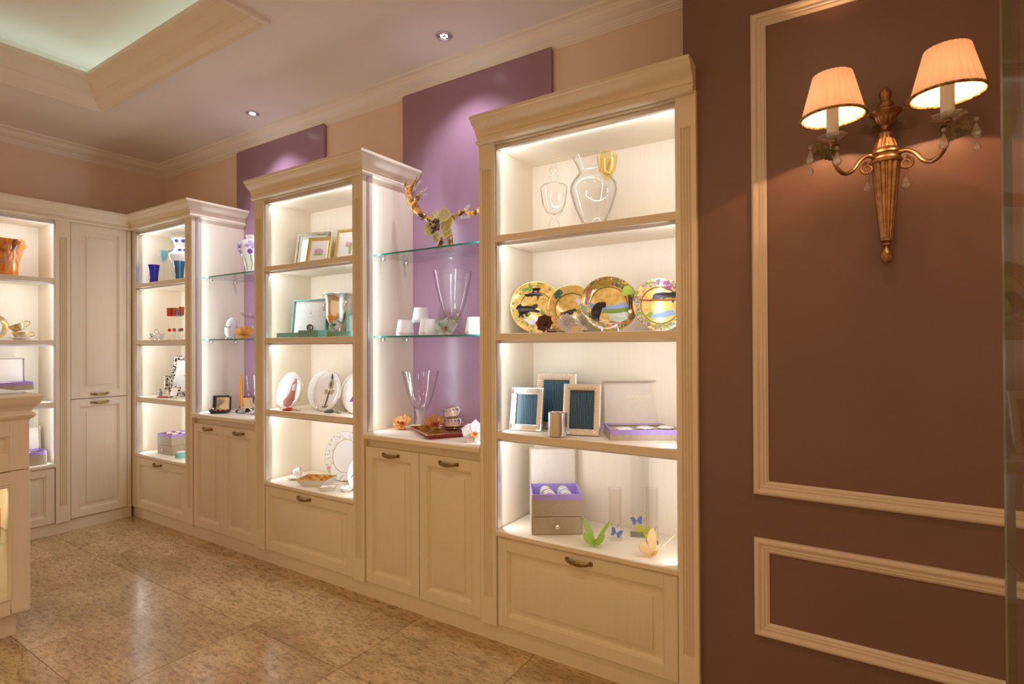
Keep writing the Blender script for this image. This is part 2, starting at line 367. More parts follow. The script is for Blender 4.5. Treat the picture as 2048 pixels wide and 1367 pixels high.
def handle_geo():
    g = G(); n = 14; sec = []
    for i in range(n+1):
        u = -1+2*i/n; x = .052*u; y = -.010-.016*(1-u*u)**.5 if abs(u) < 1 else -.010; hh = .0065+.0035*(1-u*u); z = -.004*(1-u*u)
        sec.append([(x, y-.003, z+hh*.6), (x, y-.003, z-hh*.6), (x, y, z-hh), (x, y+.004, z-hh), (x, y+.004, z+hh), (x, y, z+hh)])
    vs = [p for q in sec for p in q]; fs = []
    for i in range(n):
        for k in range(6): fs.append((i*6+k, i*6+(k+1) % 6, i*6+6+(k+1) % 6, i*6+6+k))
    fs += [tuple(range(6)), tuple(range(n*6, n*6+6))]; g.add(vs, fs)
    for sx in (-1, 1):
        g.box(min(sx*.048, sx*.064), max(sx*.048, sx*.064), -.004, .0005, -.0085, .0085).box(min(sx*.050, sx*.057), max(sx*.050, sx*.057), -.012, -.003, -.007, .007)
    return g
HANDLE = handle_geo().mesh('handle', 'brass')
def add_handle(parent, x, z):
    o = bpy.data.objects.new('handle', HANDLE); COL.objects.link(o); o.parent = parent; o.location = (x, 0, z); o['label'] = 'aged brass bow handle'; return o
def door(parent, name, x, z, w, h, y=.006, hx=None, hz=None):
    d = door_geo(w, h).obj(name, 'cream', parent, (x, y, z)); add_handle(d, w/2 if hx is None else hx, h-.03 if hz is None else hz); return d
def pilaster(parent, x0, x1, z0=.083, z1=2.362, t=.03):
    w = x1-x0; g = G(); nf = 4; fz0, fz1 = z0+.12, z1-.13; gap = (w*.56)/nf; fwid = gap*.38
    pts = [(x0, t), (x0, .002), (x0+.002, 0)]; flat = [(x0, t), (x0, .002), (x0+.002, 0)]
    for i in range(nf):
        cx = x0+w/2+(i-(nf-1)/2)*gap
        for a in (180, 135, 90, 45, 0):
            px = cx+fwid*math.cos(math.radians(a)); pts.append((px, .0085*math.sin(math.radians(a)))); flat.append((px, 0))
    pts += [(x1-.002, 0), (x1, .002), (x1, t)]; flat += [(x1-.002, 0), (x1, .002), (x1, t)]
    lv = [(z0, flat), (fz0, flat), (fz0+.006, pts), (fz1-.006, pts), (fz1, flat), (z1, flat)]
    n = len(pts); vs = [(px, py, z) for z, q in lv for px, py in q]; fs = []
    for k in range(len(lv)-1):
        for i in range(n): fs.append((k*n+i, k*n+(i+1) % n, k*n+n+(i+1) % n, k*n+n+i))
    for k, q in ((0, 0), (len(lv)-1, 1)):
        tr = tessellate_polygon([[Vector((px, py, 0)) for px, py in flat]])
        for t3 in tr: fs.append(tuple(k*n+i for i in t3))
    return G().add(vs, fs).obj('pilaster', 'cream', parent, ang=25)
CROWN = [(0, 2.352), (.016, 2.352), (.024, 2.357), (.027, 2.364), (.024, 2.371), (.016, 2.375), (.014, 2.384), (.020, 2.388), (.022, 2.396), (.027, 2.408), (.036, 2.418), (.048, 2.426), (.058, 2.435), (.064, 2.446), (.066, 2.452), (.074, 2.454), (.075, 2.468), (0, 2.468)]
def led_pair(parent, xa, xb, z0, z1, power, color, d=.034):
    for x, s in ((xa+.020, 1), (xb-.020, -1)):
        area('led_light', (x, d, (z0+z1)/2), (.9*s, 1, 0), .012, z1-z0, power, color, parent)
SHELF_Z = (1.915, 1.453, .99)
def tall_unit(name, label, loc, rz, w, pl, pr, lp=True, ret=False, power=1.0, hshift=0, crown_x=None, dep=.408):
    u = thing(name, label, 'cabinet', loc, rz, group='tall lit display cabinets')
    a, b = pl, w-pr
    box(0, a-.006, .028, dep, .083, 2.355).obj('side_panel', 'cream', u, bevel=.001)
    box(b+.006, w, .028, dep, .083, 2.355).obj('side_panel', 'cream', u, bevel=.001)
    box(a-.006, b+.006, .368, dep, .50, 2.355).obj('back_panel', 'cream', u)
    box(a-.006, b+.006, .02, .368, 2.333, 2.357).obj('top_panel', 'cream', u)
    box(a-.006, b+.006, .045, dep, .083, .503).obj('base_box', 'cream', u)
    box(a, b, .004, .045, 2.343, 2.357).obj('top_rail', 'cream', u, bevel=.001)
    if lp: pilaster(u, 0, a)
    else: box(-.045, a, .004, .03, .083, 2.362).obj('stile', 'cream', u, bevel=.002)
    pilaster(u, b, w)
    for z in SHELF_Z:
        s = box(a-.002, b+.002, .008, .368, z-.033, z).obj('shelf', 'cream', u, bevel=.002)
        box(a+.006, b-.006, .030, .048, z-.045, z-.033).obj('light_channel', 'alu', s)
    s = box(a-.002, b+.002, -.002, .368, .503, .53).obj('base_shelf', 'cream', u, bevel=.006)
    for x0, x1 in ((a-.002, a+.005), (b-.005, b+.002)):
        box(x0, x1, .012, .030, .53, 2.343).obj('light_channel', 'alu', u)
    box(a, b, .016, .034, 2.322, 2.334).obj('light_channel', 'alu', u)
    door(u, 'drawer', a+.004, .088, b-a-.008, .412, hx=(b-a)/2-.004+hshift, hz=.412-.028)
    box(0 if lp else -.06, w, .022, .06, 0, .083).obj('plinth', 'cream', u)
    cx0, cx1 = crown_x or (0, w)
    path = [(cx0, 0), (cx1, 0)]+([(cx1, dep)] if ret else [])
    G().sweep(path, CROWN).obj('crown', 'cream', u, ang=22)
    box(cx0, cx1, .0, dep, 2.357, 2.466).obj('crown_backing', 'cream', u)
    led_pair(u, a, b, .55, 2.31, LED_W*power, LED_COL)
    for z in (2.320,)+tuple(q-.047 for q in SHELF_Z): area('shelf_fill_light', (w/2, .050, z), (0, 1, -.75), b-a-.03, .010, BAR_FILL_W*power, LED_COL, u)  # fill lights added under the shelves to even out the interior
    for x in (a+.03,):
        box(x, x+.045, .05, .075, .5302, .5312).obj('price_card', 'white', u)
    return u
tall_unit('display_cabinet', 'cream display cabinet with four panther plates, nearest the brown wall', (-1.542, D, 0), 0, 1.017, .090, .078, crown_x=(0, 1.012))
tall_unit('display_cabinet', 'cream display cabinet holding picture frames and a silver wine cooler, between the two niches', (-3.368, D, 0), 0, 1.027, .102, .087, ret=True, hshift=-.02)
tall_unit('display_cabinet', 'narrow looking cream display cabinet holding blue glassware, in the room corner', (-5.075, D, 0), 0, .927, .04, .096, lp=False, ret=True, hshift=-.03)
XL = -5.075
tall_unit('display_cabinet', 'cream display cabinet holding an orange glass vase, on the left wall', (XL, .66, 0), 90, 1.045, .09, .09, crown_x=(-.1, 1.045), dep=.384)
# closed cupboard between the left display cabinet and the corner
u = thing('tall_cupboard', 'closed cream cupboard with two stacked panelled doors beside the corner', 'cupboard', (XL, 1.705, 0), 90)
box(0, .42, .03, .384, .083, 2.357).obj('carcass', 'cream', u)
door(u, 'door', .004, .092, .378, .905, hz=.905-.03); door(u, 'door', .004, 1.003, .378, 1.352, hz=.03)
box(.386, .416, .012, .03, .083, 2.357).obj('filler_strip', 'cream', u, bevel=.002)
box(0, .42, .022, .06, 0, .083).obj('plinth', 'cream', u)
G().sweep([(0, 0), (.42, 0)], CROWN).obj('crown', 'cream', u, ang=22); box(0, .42, 0, .384, 2.357, 2.466).obj('crown_backing', 'cream', u)

NICHES = ((-2.341, -1.542, 'the grapevine sculpture'), (-4.148, -3.368, 'the iris vase'))
CT = .915
for x0, x1, what in NICHES:
    w = x1-x0
    u = thing('base_cabinet', 'low cream two door cabinet in the niche under %s' % what, 'cabinet', (x0, D, 0), 0, group='low niche cabinets')
    box(.001, w-.001, .035, .405, .083, CT-.034).obj('carcass', 'cream', u)
    dw = (w-.012)/2
    for k in (0, 1): door(u, 'door', .004+k*(dw+.004), .088, dw, .75, y=.010, hz=.75-.028)
    box(0, w, .022, .06, 0, .083).obj('plinth', 'cream', u)
    o = box(x0+.001, x1-.001, D-.012, WB-.026, CT-.034, CT).obj('countertop', 'cream', bevel=.008); tag(o, 'cream countertop in the niche under %s' % what, 'countertop', 'niche countertops')
    led = thing('niche_light', 'slim upright light strips framing the niche with %s' % what, 'light strip', (x0, D, 0), 0, group='niche light strips')
    box(0, .006, .030, .044, CT, 2.35).obj('light_channel', 'alu', led); box(w-.006, w, .030, .044, CT, 2.35).obj('light_channel', 'alu', led)
    led_pair(led, .002, w-.002, CT+.02, 2.33, NICHE_W, NICHE_COL, d=.05)
    for z, nm in ((1.915, 'upper'), (1.453, 'lower')):
        sh = thing('glass_shelf', '%s glass shelf in the niche with %s' % (nm, what), 'shelf', (x0, 2.20, z), 0, group='glass niche shelves')
        box(.003, w-.003, .003, .325, -.0085, 0).obj('glass_pane', 'shelfglass', sh); box(.003, w-.003, 0, .003, -.0085, 0).obj('polished_edge', 'glassedge', sh)
        for sx in (.022, w-.022):
            for sy in (.06, .25):
                g = G().ball((sx, sy, -.020), .012, 10, 6, sc=(1, 1, .95)); g.box(min(sx, sx-.022 if sx < .1 else sx+.02), max(sx, sx-.022 if sx < .1 else sx+.02), sy-.005, sy+.005, -.021, -.013); g.obj('shelf_support', 'chrome', sh)

# island counter at the left edge
u = thing('island_counter', 'cream island counter with glazed lower front, at the left edge', 'counter', (-3.46, -.10, 0), 90)
L = 1.10; P = .072; dp = .62
box(.03, L-.045, .04, dp-.04, 0, .10).obj('plinth', 'cream', u)
g = G(); g.box(L-P, L, 0, .03, .112, .800).box(0, P, 0, .03, .112, .800).box(P, L-P, 0, .03, .112, .185).box(P, L-P, 0, .03, .737, .800); g.obj('face_frame', 'cream', u, bevel=.003)
gl = G().sweep([(P, .185), (P, .737), (L-P, .737), (L-P, .185)], [(0, 0), (.0, .004), (.004, .006), (.012, .003), (.014, -.004), (.014, -.01), (0, -.01)], closed=True, X=Matrix(((1, 0, 0, 0), (0, 0, -1, 0), (0, 1, 0, 0), (0, 0, 0, 1)))).obj('glazing_bead', 'cream', u)
box(P+.01, L-P-.01, .012, .017, .19, .733).obj('glass_pane', 'shelfglass', u)
door_geo(L-.008, .245, fw=.075).obj('drawer', 'cream', u, (.004, 0, .804))
box(L-.02, L, .03, dp, .10, 1.05).obj('side_panel', 'cream', u); box(0, .02, .03, dp, .10, 1.05).obj('side_panel', 'cream', u)
box(.02, L-.02, dp-.02, dp, .10, 1.05).obj('back_panel', 'cream', u); box(.02, L-.02, .03, dp-.02, .10, .13).obj('bottom_panel', 'cream', u)
box(.02, L-.02, .03, dp-.02, .77, .80).obj('drawer_floor', 'cream', u)
box(.02, L-.02, .035, dp-.02, .452, .460).obj('glass_shelf', 'shelfglass', u)
IC = [(0, 1.045), (.004, 1.052), (.010, 1.055), (.016, 1.062), (.018, 1.070), (.014, 1.078), (.006, 1.082), (.004, 1.09), (.008, 1.10), (.018, 1.112), (.030, 1.125), (.036, 1.140), (.038, 1.155), (.040, 1.160), (.022, 1.172), (0, 1.172)]
G().sweep([(0, 0), (L, 0), (L, dp), (0, dp)], IC, closed=True).obj('top_moulding', 'cream', u, ang=30)
box(0, L, 0, dp, 1.045, 1.172).obj('top_slab', 'cream', u)
box(.01, L-.01, .01, dp-.01, 1.173, 1.181).obj('glass_top', 'shelfglass', u)
area('island_led', (L/2, .06, .765), (0, .7, -1), L-.2, .01, 5, (1, .8, .55), u)
b = thing('orange_box', 'orange box standing behind the island counter glass', 'box', (-3.56, .80, .461), 60)
box(-.09, .09, -.09, .09, 0, .10).box(-.09, .09, -.09, -.086, .10, .15).box(-.09, .09, .086, .09, .10, .15).box(-.09, -.086, -.086, .086, .10, .15).box(.086, .09, -.086, .086, .10, .15).obj('carton', mat('orange card', (.75, .25, .03), .5), b)
box(-.06, .06, -.06, .06, .10, .135).obj('contents', 'white', b)

# ------------------------------------------------------------------ ceiling spots
M['spotled'] = emit('spot led', (.9, .93, 1), 14)
def spot(x, y, lb):
    s = thing('ceiling_spotlight', lb, 'spotlight', (x, y, CEIL), 0, group='recessed ceiling spotlights')
    G().lathe([(.045, 0), (.045, -.004), (.040, -.006), (.034, -.005), (.033, -.0005), (.033, .012)], 28).obj('ring', 'alu', s)
    G().lathe([(.0335, .0), (.030, -.0035), (0, -.0035)], 20).obj('reflector', 'chrome', s)
    for k in range(6): G().ball((.016*math.cos(k*PI/3), .016*math.sin(k*PI/3), -.0045), .006, 8, 5, sc=(1, 1, .4)).obj('led', 'spotled', s)
    l = bpy.data.lights.new('spot_lamp', 'SPOT'); l.energy = SPOT_W; l.color = SPOT_COL; l.spot_size = math.radians(110); l.spot_blend = .7; l.shadow_soft_size = .03
    o = bpy.data.objects.new('spot_lamp', l); COL.objects.link(o); o.parent = s; o.location = (0, 0, -.02)
spot(-1.867, 2.265, 'recessed round ceiling spotlight, nearer one, before the purple panel with the sculpture')
spot(-3.627, 2.279, 'recessed round ceiling spotlight, farther one, towards the room corner')
for x, y, k in ((-.1, .9, .8), (-1.6, .8, .9), (-1.4, -.8, .9), (-4.9, .2, .45), (-4.3, -1.8, .8), (.6, -1.6, .8)):  # added fill spots without fixtures, out of view, for the general light
    l = bpy.data.lights.new('unseen_fill_spot', 'SPOT'); l.energy = FILL_W*k; l.color = FILL_COL; l.spot_size = math.radians(150); l.spot_blend = .8; l.shadow_soft_size = .12
    o = bpy.data.objects.new('unseen_fill_spot', l); COL.objects.link(o); o.location = (x, y, CEIL-.02)

# ------------------------------------------------------------------ wall sconce
s = thing('wall_sconce', 'bronze two arm wall sconce with pleated cream shades and crystal drops', 'wall lamp', (.068, YB, 1.65), 0)
yb = -.055
cone = [(0, 0), (.006, .001), (.013, .010), (.017, .022), (.0165, .034), (.012, .044), (.008, .050), (.007, .055)]
G().lathe(cone, 20, mod=lambda t, z, r: r*(1+.10*math.cos(6*t+z*420))*(1+.06*math.cos(z*600)), c=(0, yb, 0)).obj('pine_finial', 'bronze', s)
G().lathe([(.007, .055), (.013, .058), (.014, .063), (.010, .067), (.0175, .072), (.018, .078), (.016, .080)], 24, c=(0, yb, 0)).obj('lower_collar', 'bronze', s)
fl = [(.0165+(.0405-.0165)*i/10, .080+.235*i/10) for i in range(11)]
G().lathe(fl, 120, mod=lambda t, z, r: r*(1-.13*max(0, math.cos(12*t))**.7), c=(0, yb, 0)).obj('fluted_stem', 'bronze', s, ang=60)
G().lathe([(.0405, .315), (.044, .318), (.045, .324), (.041, .328), (.039, .333), (.040, .342), (.0435, .346), (.0425, .352), (.038, .356), (.034, .364)], 32, c=(0, yb, 0)).obj('collar', 'bronze', s)
G().lathe([(.034, .364), (.030, .376), (.024, .392), (.0205, .408), (.022, .411), (.019, .415), (.012, .420), (.0095, .428), (.012, .435)], 90, mod=lambda t, z, r: r*(1-.09*max(0, math.cos(9*t))) if z < .405 else r, c=(0, yb, 0)).obj('bell', 'bronze', s, ang=60)
G().lathe([(.012, .435), (.024, .442), (.030, .455), (.031, .462), (.036, .468), (.043, .474), (.044, .480), (.038, .484), (.034, .486)], 60, mod=lambda t, z, r: r*(1-.06*max(0, math.cos(10*t))) if z < .463 else r*(1+.015*math.cos(30*t)), c=(0, yb, 0)).obj('urn', 'bronze', s, ang=60)
G().lathe([(.034, .486), (.026, .490), (.022, .502), (.018, .510), (.012, .514), (.0125, .520), (.016, .528), (.0165, .538), (.012, .550), (.005, .556), (0, .557)], 30, mod=lambda t, z, r: r*(1+.06*math.cos(8*t)) if z > .516 else r, c=(0, yb, 0)).obj('urn_lid', 'bronze', s, ang=60)
box(-.018, .018, yb, 0, .33, .352).obj('wall_bracket', 'bronze', s); box(-.010, .010, yb, 0, .10, .12).obj('wall_bracket', 'bronze', s)
def spiral(cx, cz, r0, a0, turns, y, sg, n=22):
    out = []
    for i in range(n+1):
        t = i/n; r = r0*(1-.78*t); a = a0+sg*turns*2*PI*t; out.append((cx+r*math.cos(a), y, cz+r*math.sin(a)))
    return out
M['shade'] = None
def shade_mat():
    m = bpy.data.materials.new('pleated silk shade'); m.use_nodes = True; m.node_tree.nodes.clear()
    o = N(m, 'ShaderNodeOutputMaterial'); a = N(m, 'ShaderNodeBsdfDiffuse'); b = N(m, 'ShaderNodeBsdfTranslucent'); x = N(m, 'ShaderNodeMixShader')
    a.inputs[0].default_value = (.62, .54, .46, 1); b.inputs[0].default_value = (.60, .345, .245, 1); x.inputs[0].default_value = .15
    LK(m, a.outputs[0], x.inputs[1]); LK(m, b.outputs[0], x.inputs[2]); LK(m, x.outputs[0], o.inputs[0]); return m
M['shade'] = shade_mat(); M['candle'] = mat('white candle sleeve', (.92, .88, .84), .4, Subsurface_Weight=.4, Subsurface_Radius=(.03, .02, .012))
M['braid'] = noisy('gold brown braid', (.10, .06, .01), (.42, .27, .06), 90, .6, bmp=.8); M['leafbronze'] = noisy('dark bronze leaf', (.08, .05, .02), (.20, .13, .06), 70, .5, metal=.7)
M['bulb'] = emit('bulb glow', (1, .66, .34), 20)
def drop_geo(x, y, z, parts):
    g = G()
    for kind, sz in parts:
        if kind == 'b':
            g.lathe([(0, 0), (sz*.7, -sz*.4), (sz, -sz), (sz*.7, -sz*1.6), (0, -sz*2)], 7, c=(x, y, z)); z -= sz*2+.001
        else:
            g.lathe([(0, 0), (sz*.25, -sz*.5), (sz*.8, -sz*1.7), (sz, -sz*2.3), (sz*.8, -sz*2.9), (sz*.35, -sz*3.3), (0, -sz*3.4)], 7, c=(x, y, z)); z -= sz*3.4+.001
    return g
for sg in (-1, 1):
    ax, ay = sg*.139, -.20
    arm = spline([(sg*.030, yb-.02, .338), (sg*.050, -.085, .340), (sg*.070, -.108, .322), (sg*.088, -.132, .290), (sg*.108, -.160, .275), (sg*.128, -.186, .288), (ax, ay, .316), (ax, ay, .350)], 6)
    a = G().tube(arm, [.0062]*30+[.005]*(len(arm)-30), 10).obj('arm', 'bronze', s)
    G().tube(spiral(sg*.050, .300, .020, PI/2, 1.35, -.085, -sg), [.0045-.0001*i for i in range(23)], 8).obj('arm_scroll', 'bronze', a)
    G().tube([(sg*.034, yb, .478)]+spiral(sg*.060, .492, .015, -PI/2, 1.2, yb, sg), .0042, 8).obj('urn_scroll', 'bronze', s)
    G().lathe([(0, .343), (.007, .345), (.009, .352), (.007, .362), (.011, .366), (.011, .372), (.004, .374)], 16, c=(ax, ay, 0)).obj('candle_cup', 'bronze', a)
    G().lathe([(.006, .372), (.024, .374), (.041, .384), (.042, .386), (.024, .380), (.006, .379)], 14, mod=lambda t, z, r: r*(1+.05*math.cos(7*t)) if r > .03 else r, c=(ax, ay, 0)).obj('bobeche', 'crystal', a, smooth=False)
    G().lathe([(.0, .379), (.0165, .379), (.0165, .470), (0, .470)], 24, c=(ax, ay, 0)).obj('candle_sleeve', 'candle', a)
    G().lathe([(.004, .470), (.012, .480), (.014, .493), (.009, .513), (.002, .528), (0, .529)], 14, c=(ax, ay, 0)).obj('bulb', 'bulb', a)
    sh = G().lathe([(.085, .442), (.053, .572)], 224, mod=lambda t, z, r: r*(1+.034*abs(math.cos(14*t))**.8), c=(ax, ay, 0)).obj('lamp_shade', 'shade', s, ang=60)
    br = []
    for i in range(97):
        t = 2*PI*i/96; rr = .0885+.0012*math.cos(48*t); br.append((ax+rr*math.cos(t), ay+rr*math.sin(t), .4435+.0012*math.sin(48*t)))
    G().tube(br, .0042, 8, cap=False).obj('braid', 'braid', sh)
    ring = [(ax+.053*math.cos(2*PI*i/32), ay+.053*math.sin(2*PI*i/32), .572) for i in range(33)]
    gg = G().tube(ring, .0012, 6, cap=False)
    for k in range(3): gg.tube([(ax, ay, .545), (ax+.053*math.cos(k*2.1), ay+.053*math.sin(k*2.1), .572)], .001, 5)
    gg.tube([(ax, ay, .46), (ax, ay, .545)], .001, 5); gg.obj('shade_carrier', 'brass', sh)
    # acanthus leaves
    lf = G()
    for base, tip, wd in (((ax+sg*.002, ay-.004, .316), (ax+sg*.062, ay-.012, .366), .012), ((ax+sg*.004, ay-.004, .314), (ax+sg*.050, ay-.028, .332), .012), ((ax, ay-.004, .322), (ax-sg*.016, ay-.022, .352), .011)):
        b0, t0 = Vector(base), Vector(tip); d = t0-b0; side = d.cross(Vector((0, 1, 0))).normalized(); up = Vector((0, 0, .010)); vs = []; n = 12
        for i in range(n+1):
            q = i/n; ww = wd*math.sin(PI*min(1, q*.9+.08))*(1+.45*(i % 2)); c0 = b0+d*q+up*math.sin(PI*q)
            vs += [c0+side*ww, c0+Vector((0, -.002, 0)), c0-side*ww, c0+Vector((0, .002, 0))]
        fs = []
        for i in range(n):
            for k in range(4): fs.append((i*4+k, i*4+(k+1) % 4, i*4+4+(k+1) % 4, i*4+4+k))
        lf.add(vs, fs)
    lf.obj('acanthus_leaves', 'leafbronze', a, ang=50)
    drop_geo(ax+sg*.060, ay-.013, .366, (('b', .007), ('d', .0135), ('d', .0095))).obj('crystal_drop', 'crystal', s, smooth=False)
    drop_geo(ax-sg*.012, ay-.03, .345, (('b', .007), ('d', .0135))).obj('crystal_drop', 'crystal', s, smooth=False)
    drop_geo(sg*.050, -.087, .283, (('b', .007), ('d', .0145)) if sg > 0 else (('b', .005), ('b', .005), ('d', .0105))).obj('crystal_drop', 'crystal', s, smooth=False)
    l = bpy.data.lights.new('sconce_bulb', 'POINT'); l.energy = BULB_W; l.color = BULB_COL; l.shadow_soft_size = .014
    o = bpy.data.objects.new('sconce_bulb', l); COL.objects.link(o); o.parent = s; o.location = (ax, ay, .488)

# glass door leaf at the right edge
gd = thing('glass_door', 'clear glass door leaf standing open at the right edge', 'door', (.168, 1.0, 0), 0)
gd.rotation_euler = (0, 0, math.radians(-74))
box(.006, .75, -.005, .005, .012, 2.5).obj('glass_pane', 'doorglass', gd); box(0, .006, -.005, .005, .012, 2.5).obj('polished_edge', mat('dark glass edge', (.16, .12, .06), .15), gd)
box(.60, .75, -.014, .014, 0, .09).obj('patch_fitting', 'alu', gd); box(.60, .75, -.014, .014, 2.42, 2.5).obj('patch_fitting', 'alu', gd)
# ------------------------------------------------------------------ builders for the goods on display
XZ = Matrix(((1, 0, 0, 0), (0, 0, -1, 0), (0, 1, 0, 0), (0, 0, 0, 1)))     # plan path -> upright face, up -> towards viewer
def picture_frame(name, label, loc, rz, lean, w, h, b, fm, pm, prof=None, group=None, ribs=None, mount=None, motif=None, cat='picture frame'):
    u = thing(name, label, cat, loc, rz, math.radians(-lean), group)
    prof = prof or [(0, -.008), (0, .006), (b*.15, .010), (b*.5, .009), (b*.75, .005), (b, .002), (b, -.008)]
    f = G().sweep([(-w/2, 0), (-w/2, h), (w/2, h), (w/2, 0)], prof, closed=True, X=XZ).obj('frame', fm, u, ang=30)
    if ribs:
        g = G(); n = ribs
        for k in range(n):
            q = (k+.5)/n
            for z in (b*.5, h-b*.5):
                x = -w/2+b+(w-2*b)*q; g.box(x-.0018, x+.0018, -.0125, -.006, z-b*.42, z+b*.42)
            for x in (-w/2+b*.5, w/2-b*.5):
                z = b+(h-2*b)*q; g.box(x-b*.42, x+b*.42, -.0125, -.006, z-.0018, z+.0018)
        o = g.obj('ribbing', fm, f); o['kind'] = 'stuff'
    if mount:
        box(-w/2+b*.9, w/2-b*.9, -.0035, .004, b*.9, h-b*.9).obj('mount', mount, u); k = b+.02
        box(-w/2+k, w/2-k, -.0045, -.0035, k, h-k).obj('picture', pm, u)
    else: box(-w/2+b*.9, w/2-b*.9, -.0025, .004, b*.9, h-b*.9).obj('picture', pm, u)
    G().prism([(-.02, .004), (.02, .004), (.012, h*.62), (-.012, h*.62)], .010, .014).obj('backing_strut', 'black', u)
    if motif:
        for i, (x, z, rx_, rz_, c) in enumerate(motif):
            G().prism([(x+rx_*math.cos(a*.52), z+rz_*math.sin(a*.52)) for a in range(12)], -.0055-.0002*i, -.0030).obj('painted_motif', c, u)
    return u
def zf(r, R):
    q = r/R
    return 0 if q < .66 else (.004*(q-.66)/.04 if q < .70 else .004+.0135*(q-.70)/.285) if q < .985 else .0175
def plate(name, label, loc, rz, lean, R, m, decals=(), group=None, rimline=True, cat='plate', flat=1.0):
    u = thing(name, label, cat, loc, rz, math.radians(-lean), group)
    pr = [(0, -.004), (.62*R, -.004), (.66*R, -.003), (.72*R, 0), (R*.99, .0145*flat), (R, .016*flat), (R*.985, .0175*flat), (.70*R, .004*flat), (.66*R, 0), (0, 0)]
    d = G().lathe(pr, 56, X=RX(90)).obj('dish', m, u, (0, 0, R), ang=40)
    if rimline: G().torus(R*.993, .0012, 56, 6, X=T(0, -.0165*flat, 0) @ RX(90)).obj('gilt_rim', 'gold', d)
    for i, (nm, mt, polys) in enumerate(decals):
        g = G()
        for pts in polys:
            vs = []
            for x, z in pts:
                r = math.hypot(x, z)
                if r > .97: x, z, r = x*.97/r, z*.97/r, .97
                vs.append((x*R, -(zf(r*R, R)*flat+.0004+.00035*i), z*R))
            tr = tessellate_polygon([[Vector((p[0], p[1], 0)) for p in pts]]); g.add(vs, [tuple(t) for t in tr])
        o = g.obj(nm, mt, d, smooth=False)
        if len(polys) > 1: o['kind'] = 'stuff'
    # little plate stand
    g = G()
    for sx in (-.035, .035): g.tube([(sx, -.024, .0), (sx, -.022, .012), (sx, -.018, .002), (sx, .03, .002), (sx, .026, R*.9)], .0022, 6)
    g.tube([(-.035, .028, .04), (.035, .028, .04)], .002, 6); g.obj('wire_stand', 'chrome', u); return u
def zp(pts, cx, cy, r): return [((x-cx)/r, (cy-y)/r) for x, y in pts]
def dots(n, seed, rmin, rmax, size, a0=0, a1=360):
    rd = random.Random(seed); out = []
    for _ in range(n):
        a = math.radians(rd.uniform(a0, a1)); r = rd.uniform(rmin, rmax); s_ = size*rd.uniform(.7, 1.3); x, z = r*math.cos(a), r*math.sin(a)
        out.append([(x+s_*math.cos(k*PI/3), z+s_*math.sin(k*PI/3)) for k in range(6)])
    return out
def petal_geo(g, L, w, cup=.2, bend=.3, X=None, n=8, pw=.75):
    vs = []; fs = []
    for i in range(n+1):
        u = i/n; ww = w*max(.12, math.sin(PI*min(.97, max(.03, u*.96+.02)))**.6)
        for j in range(-3, 4):
            v = j/3; vs.append((v*ww, u*L*(1-.15*abs(v)*u), bend*L*u*u+cup*ww*v*v))
    for i in range(n):
        for j in range(6): fs.append((i*7+j, i*7+j+1, i*7+8+j, i*7+7+j))
    return g.add(vs, fs, X)
def solid(o, t=.003):
    s_ = o.modifiers.new('thick', 'SOLIDIFY'); s_.thickness = t; s_.offset = 0; return o
def lathe_thing(name, label, cat, loc, prof, m, seg=40, mod=None, group=None, t=0, smooth=True, ang=40):
    o = G().lathe(prof, seg, mod=mod).obj(name, m, None, loc, ang=ang, smooth=smooth)
    return tag(o, label, cat, group)
def case_box(name, label, loc, rz, w, d, h, m, lining, lid_h, lid_m, lid_lean=8, lid_inner=None, rim=None, rim_h=.02, cat='gift box', group=None, text=None, inset=.012):
    """shallow open box with its lid standing up at the back"""
    u = thing(name, label, cat, loc, rz, group=group); t = .006
    g = box(-w/2, w/2, 0, d, 0, .006); z1 = h-(rim_h if rim else 0)
    g.box(-w/2, w/2, 0, t, .006, z1).box(-w/2, w/2, d-t, d, .006, z1).box(-w/2, -w/2+t, t, d-t, .006, z1).box(w/2-t, w/2, t, d-t, .006, z1); g.obj('tray', m, u)
    if rim:
        g = G(); e = .002
        g.box(-w/2+e, w/2-e, e, t, z1, h).box(-w/2+e, w/2-e, d-t, d-e, z1, h).box(-w/2+e, -w/2+t, t, d-t, z1, h).box(w/2-t, w/2-e, t, d-t, z1, h); g.obj('rim', rim, u)
    box(-w/2+t, w/2-t, t, d-t, .006, max(.01, h-inset)).obj('lining', lining, u)
    g = G().box(-w/2, w/2, .006, .012, 0, lid_h)
    fr = G().sweep([(-w/2, 0), (-w/2, lid_h), (w/2, lid_h), (w/2, 0)], [(0, -.012), (0, .012), (.006, .012), (.006, -.006)], closed=True, X=XZ)
    g.v += [v for v in fr.v]; o_ = len(g.v)-len(fr.v); g.f += [tuple(i+o_ for i in q) for q in fr.f]
    lid = g.obj('lid', lid_m, u, (0, d, h*.8), (math.radians(-lid_lean), 0, 0))
    if lid_inner: box(-w/2+.007, w/2-.007, .001, .0055, .007, lid_h-.007).obj('lid_lining', lid_inner, lid)
    if text:
        for tx_, sz, z in text:
            cu = bpy.data.curves.new('lettering', 'FONT'); cu.body = tx_; cu.size = sz; cu.align_x = 'CENTER'; cu.extrude = .0003; cu.materials.append(M['gold'])
            tmp = bpy.data.objects.new('lettering', cu); COL.objects.link(tmp); bpy.context.view_layer.update(); me = bpy.data.meshes.new_from_object(tmp.evaluated_get(bpy.context.evaluated_depsgraph_get())); bpy.data.objects.remove(tmp)
            me.materials.clear(); me.materials.append(M['letters']); o = bpy.data.objects.new('lettering', me); COL.objects.link(o); o.parent = lid; o.location = (0, .0005, z); o.rotation_euler = (PI/2, 0, 0)
    return u, lid
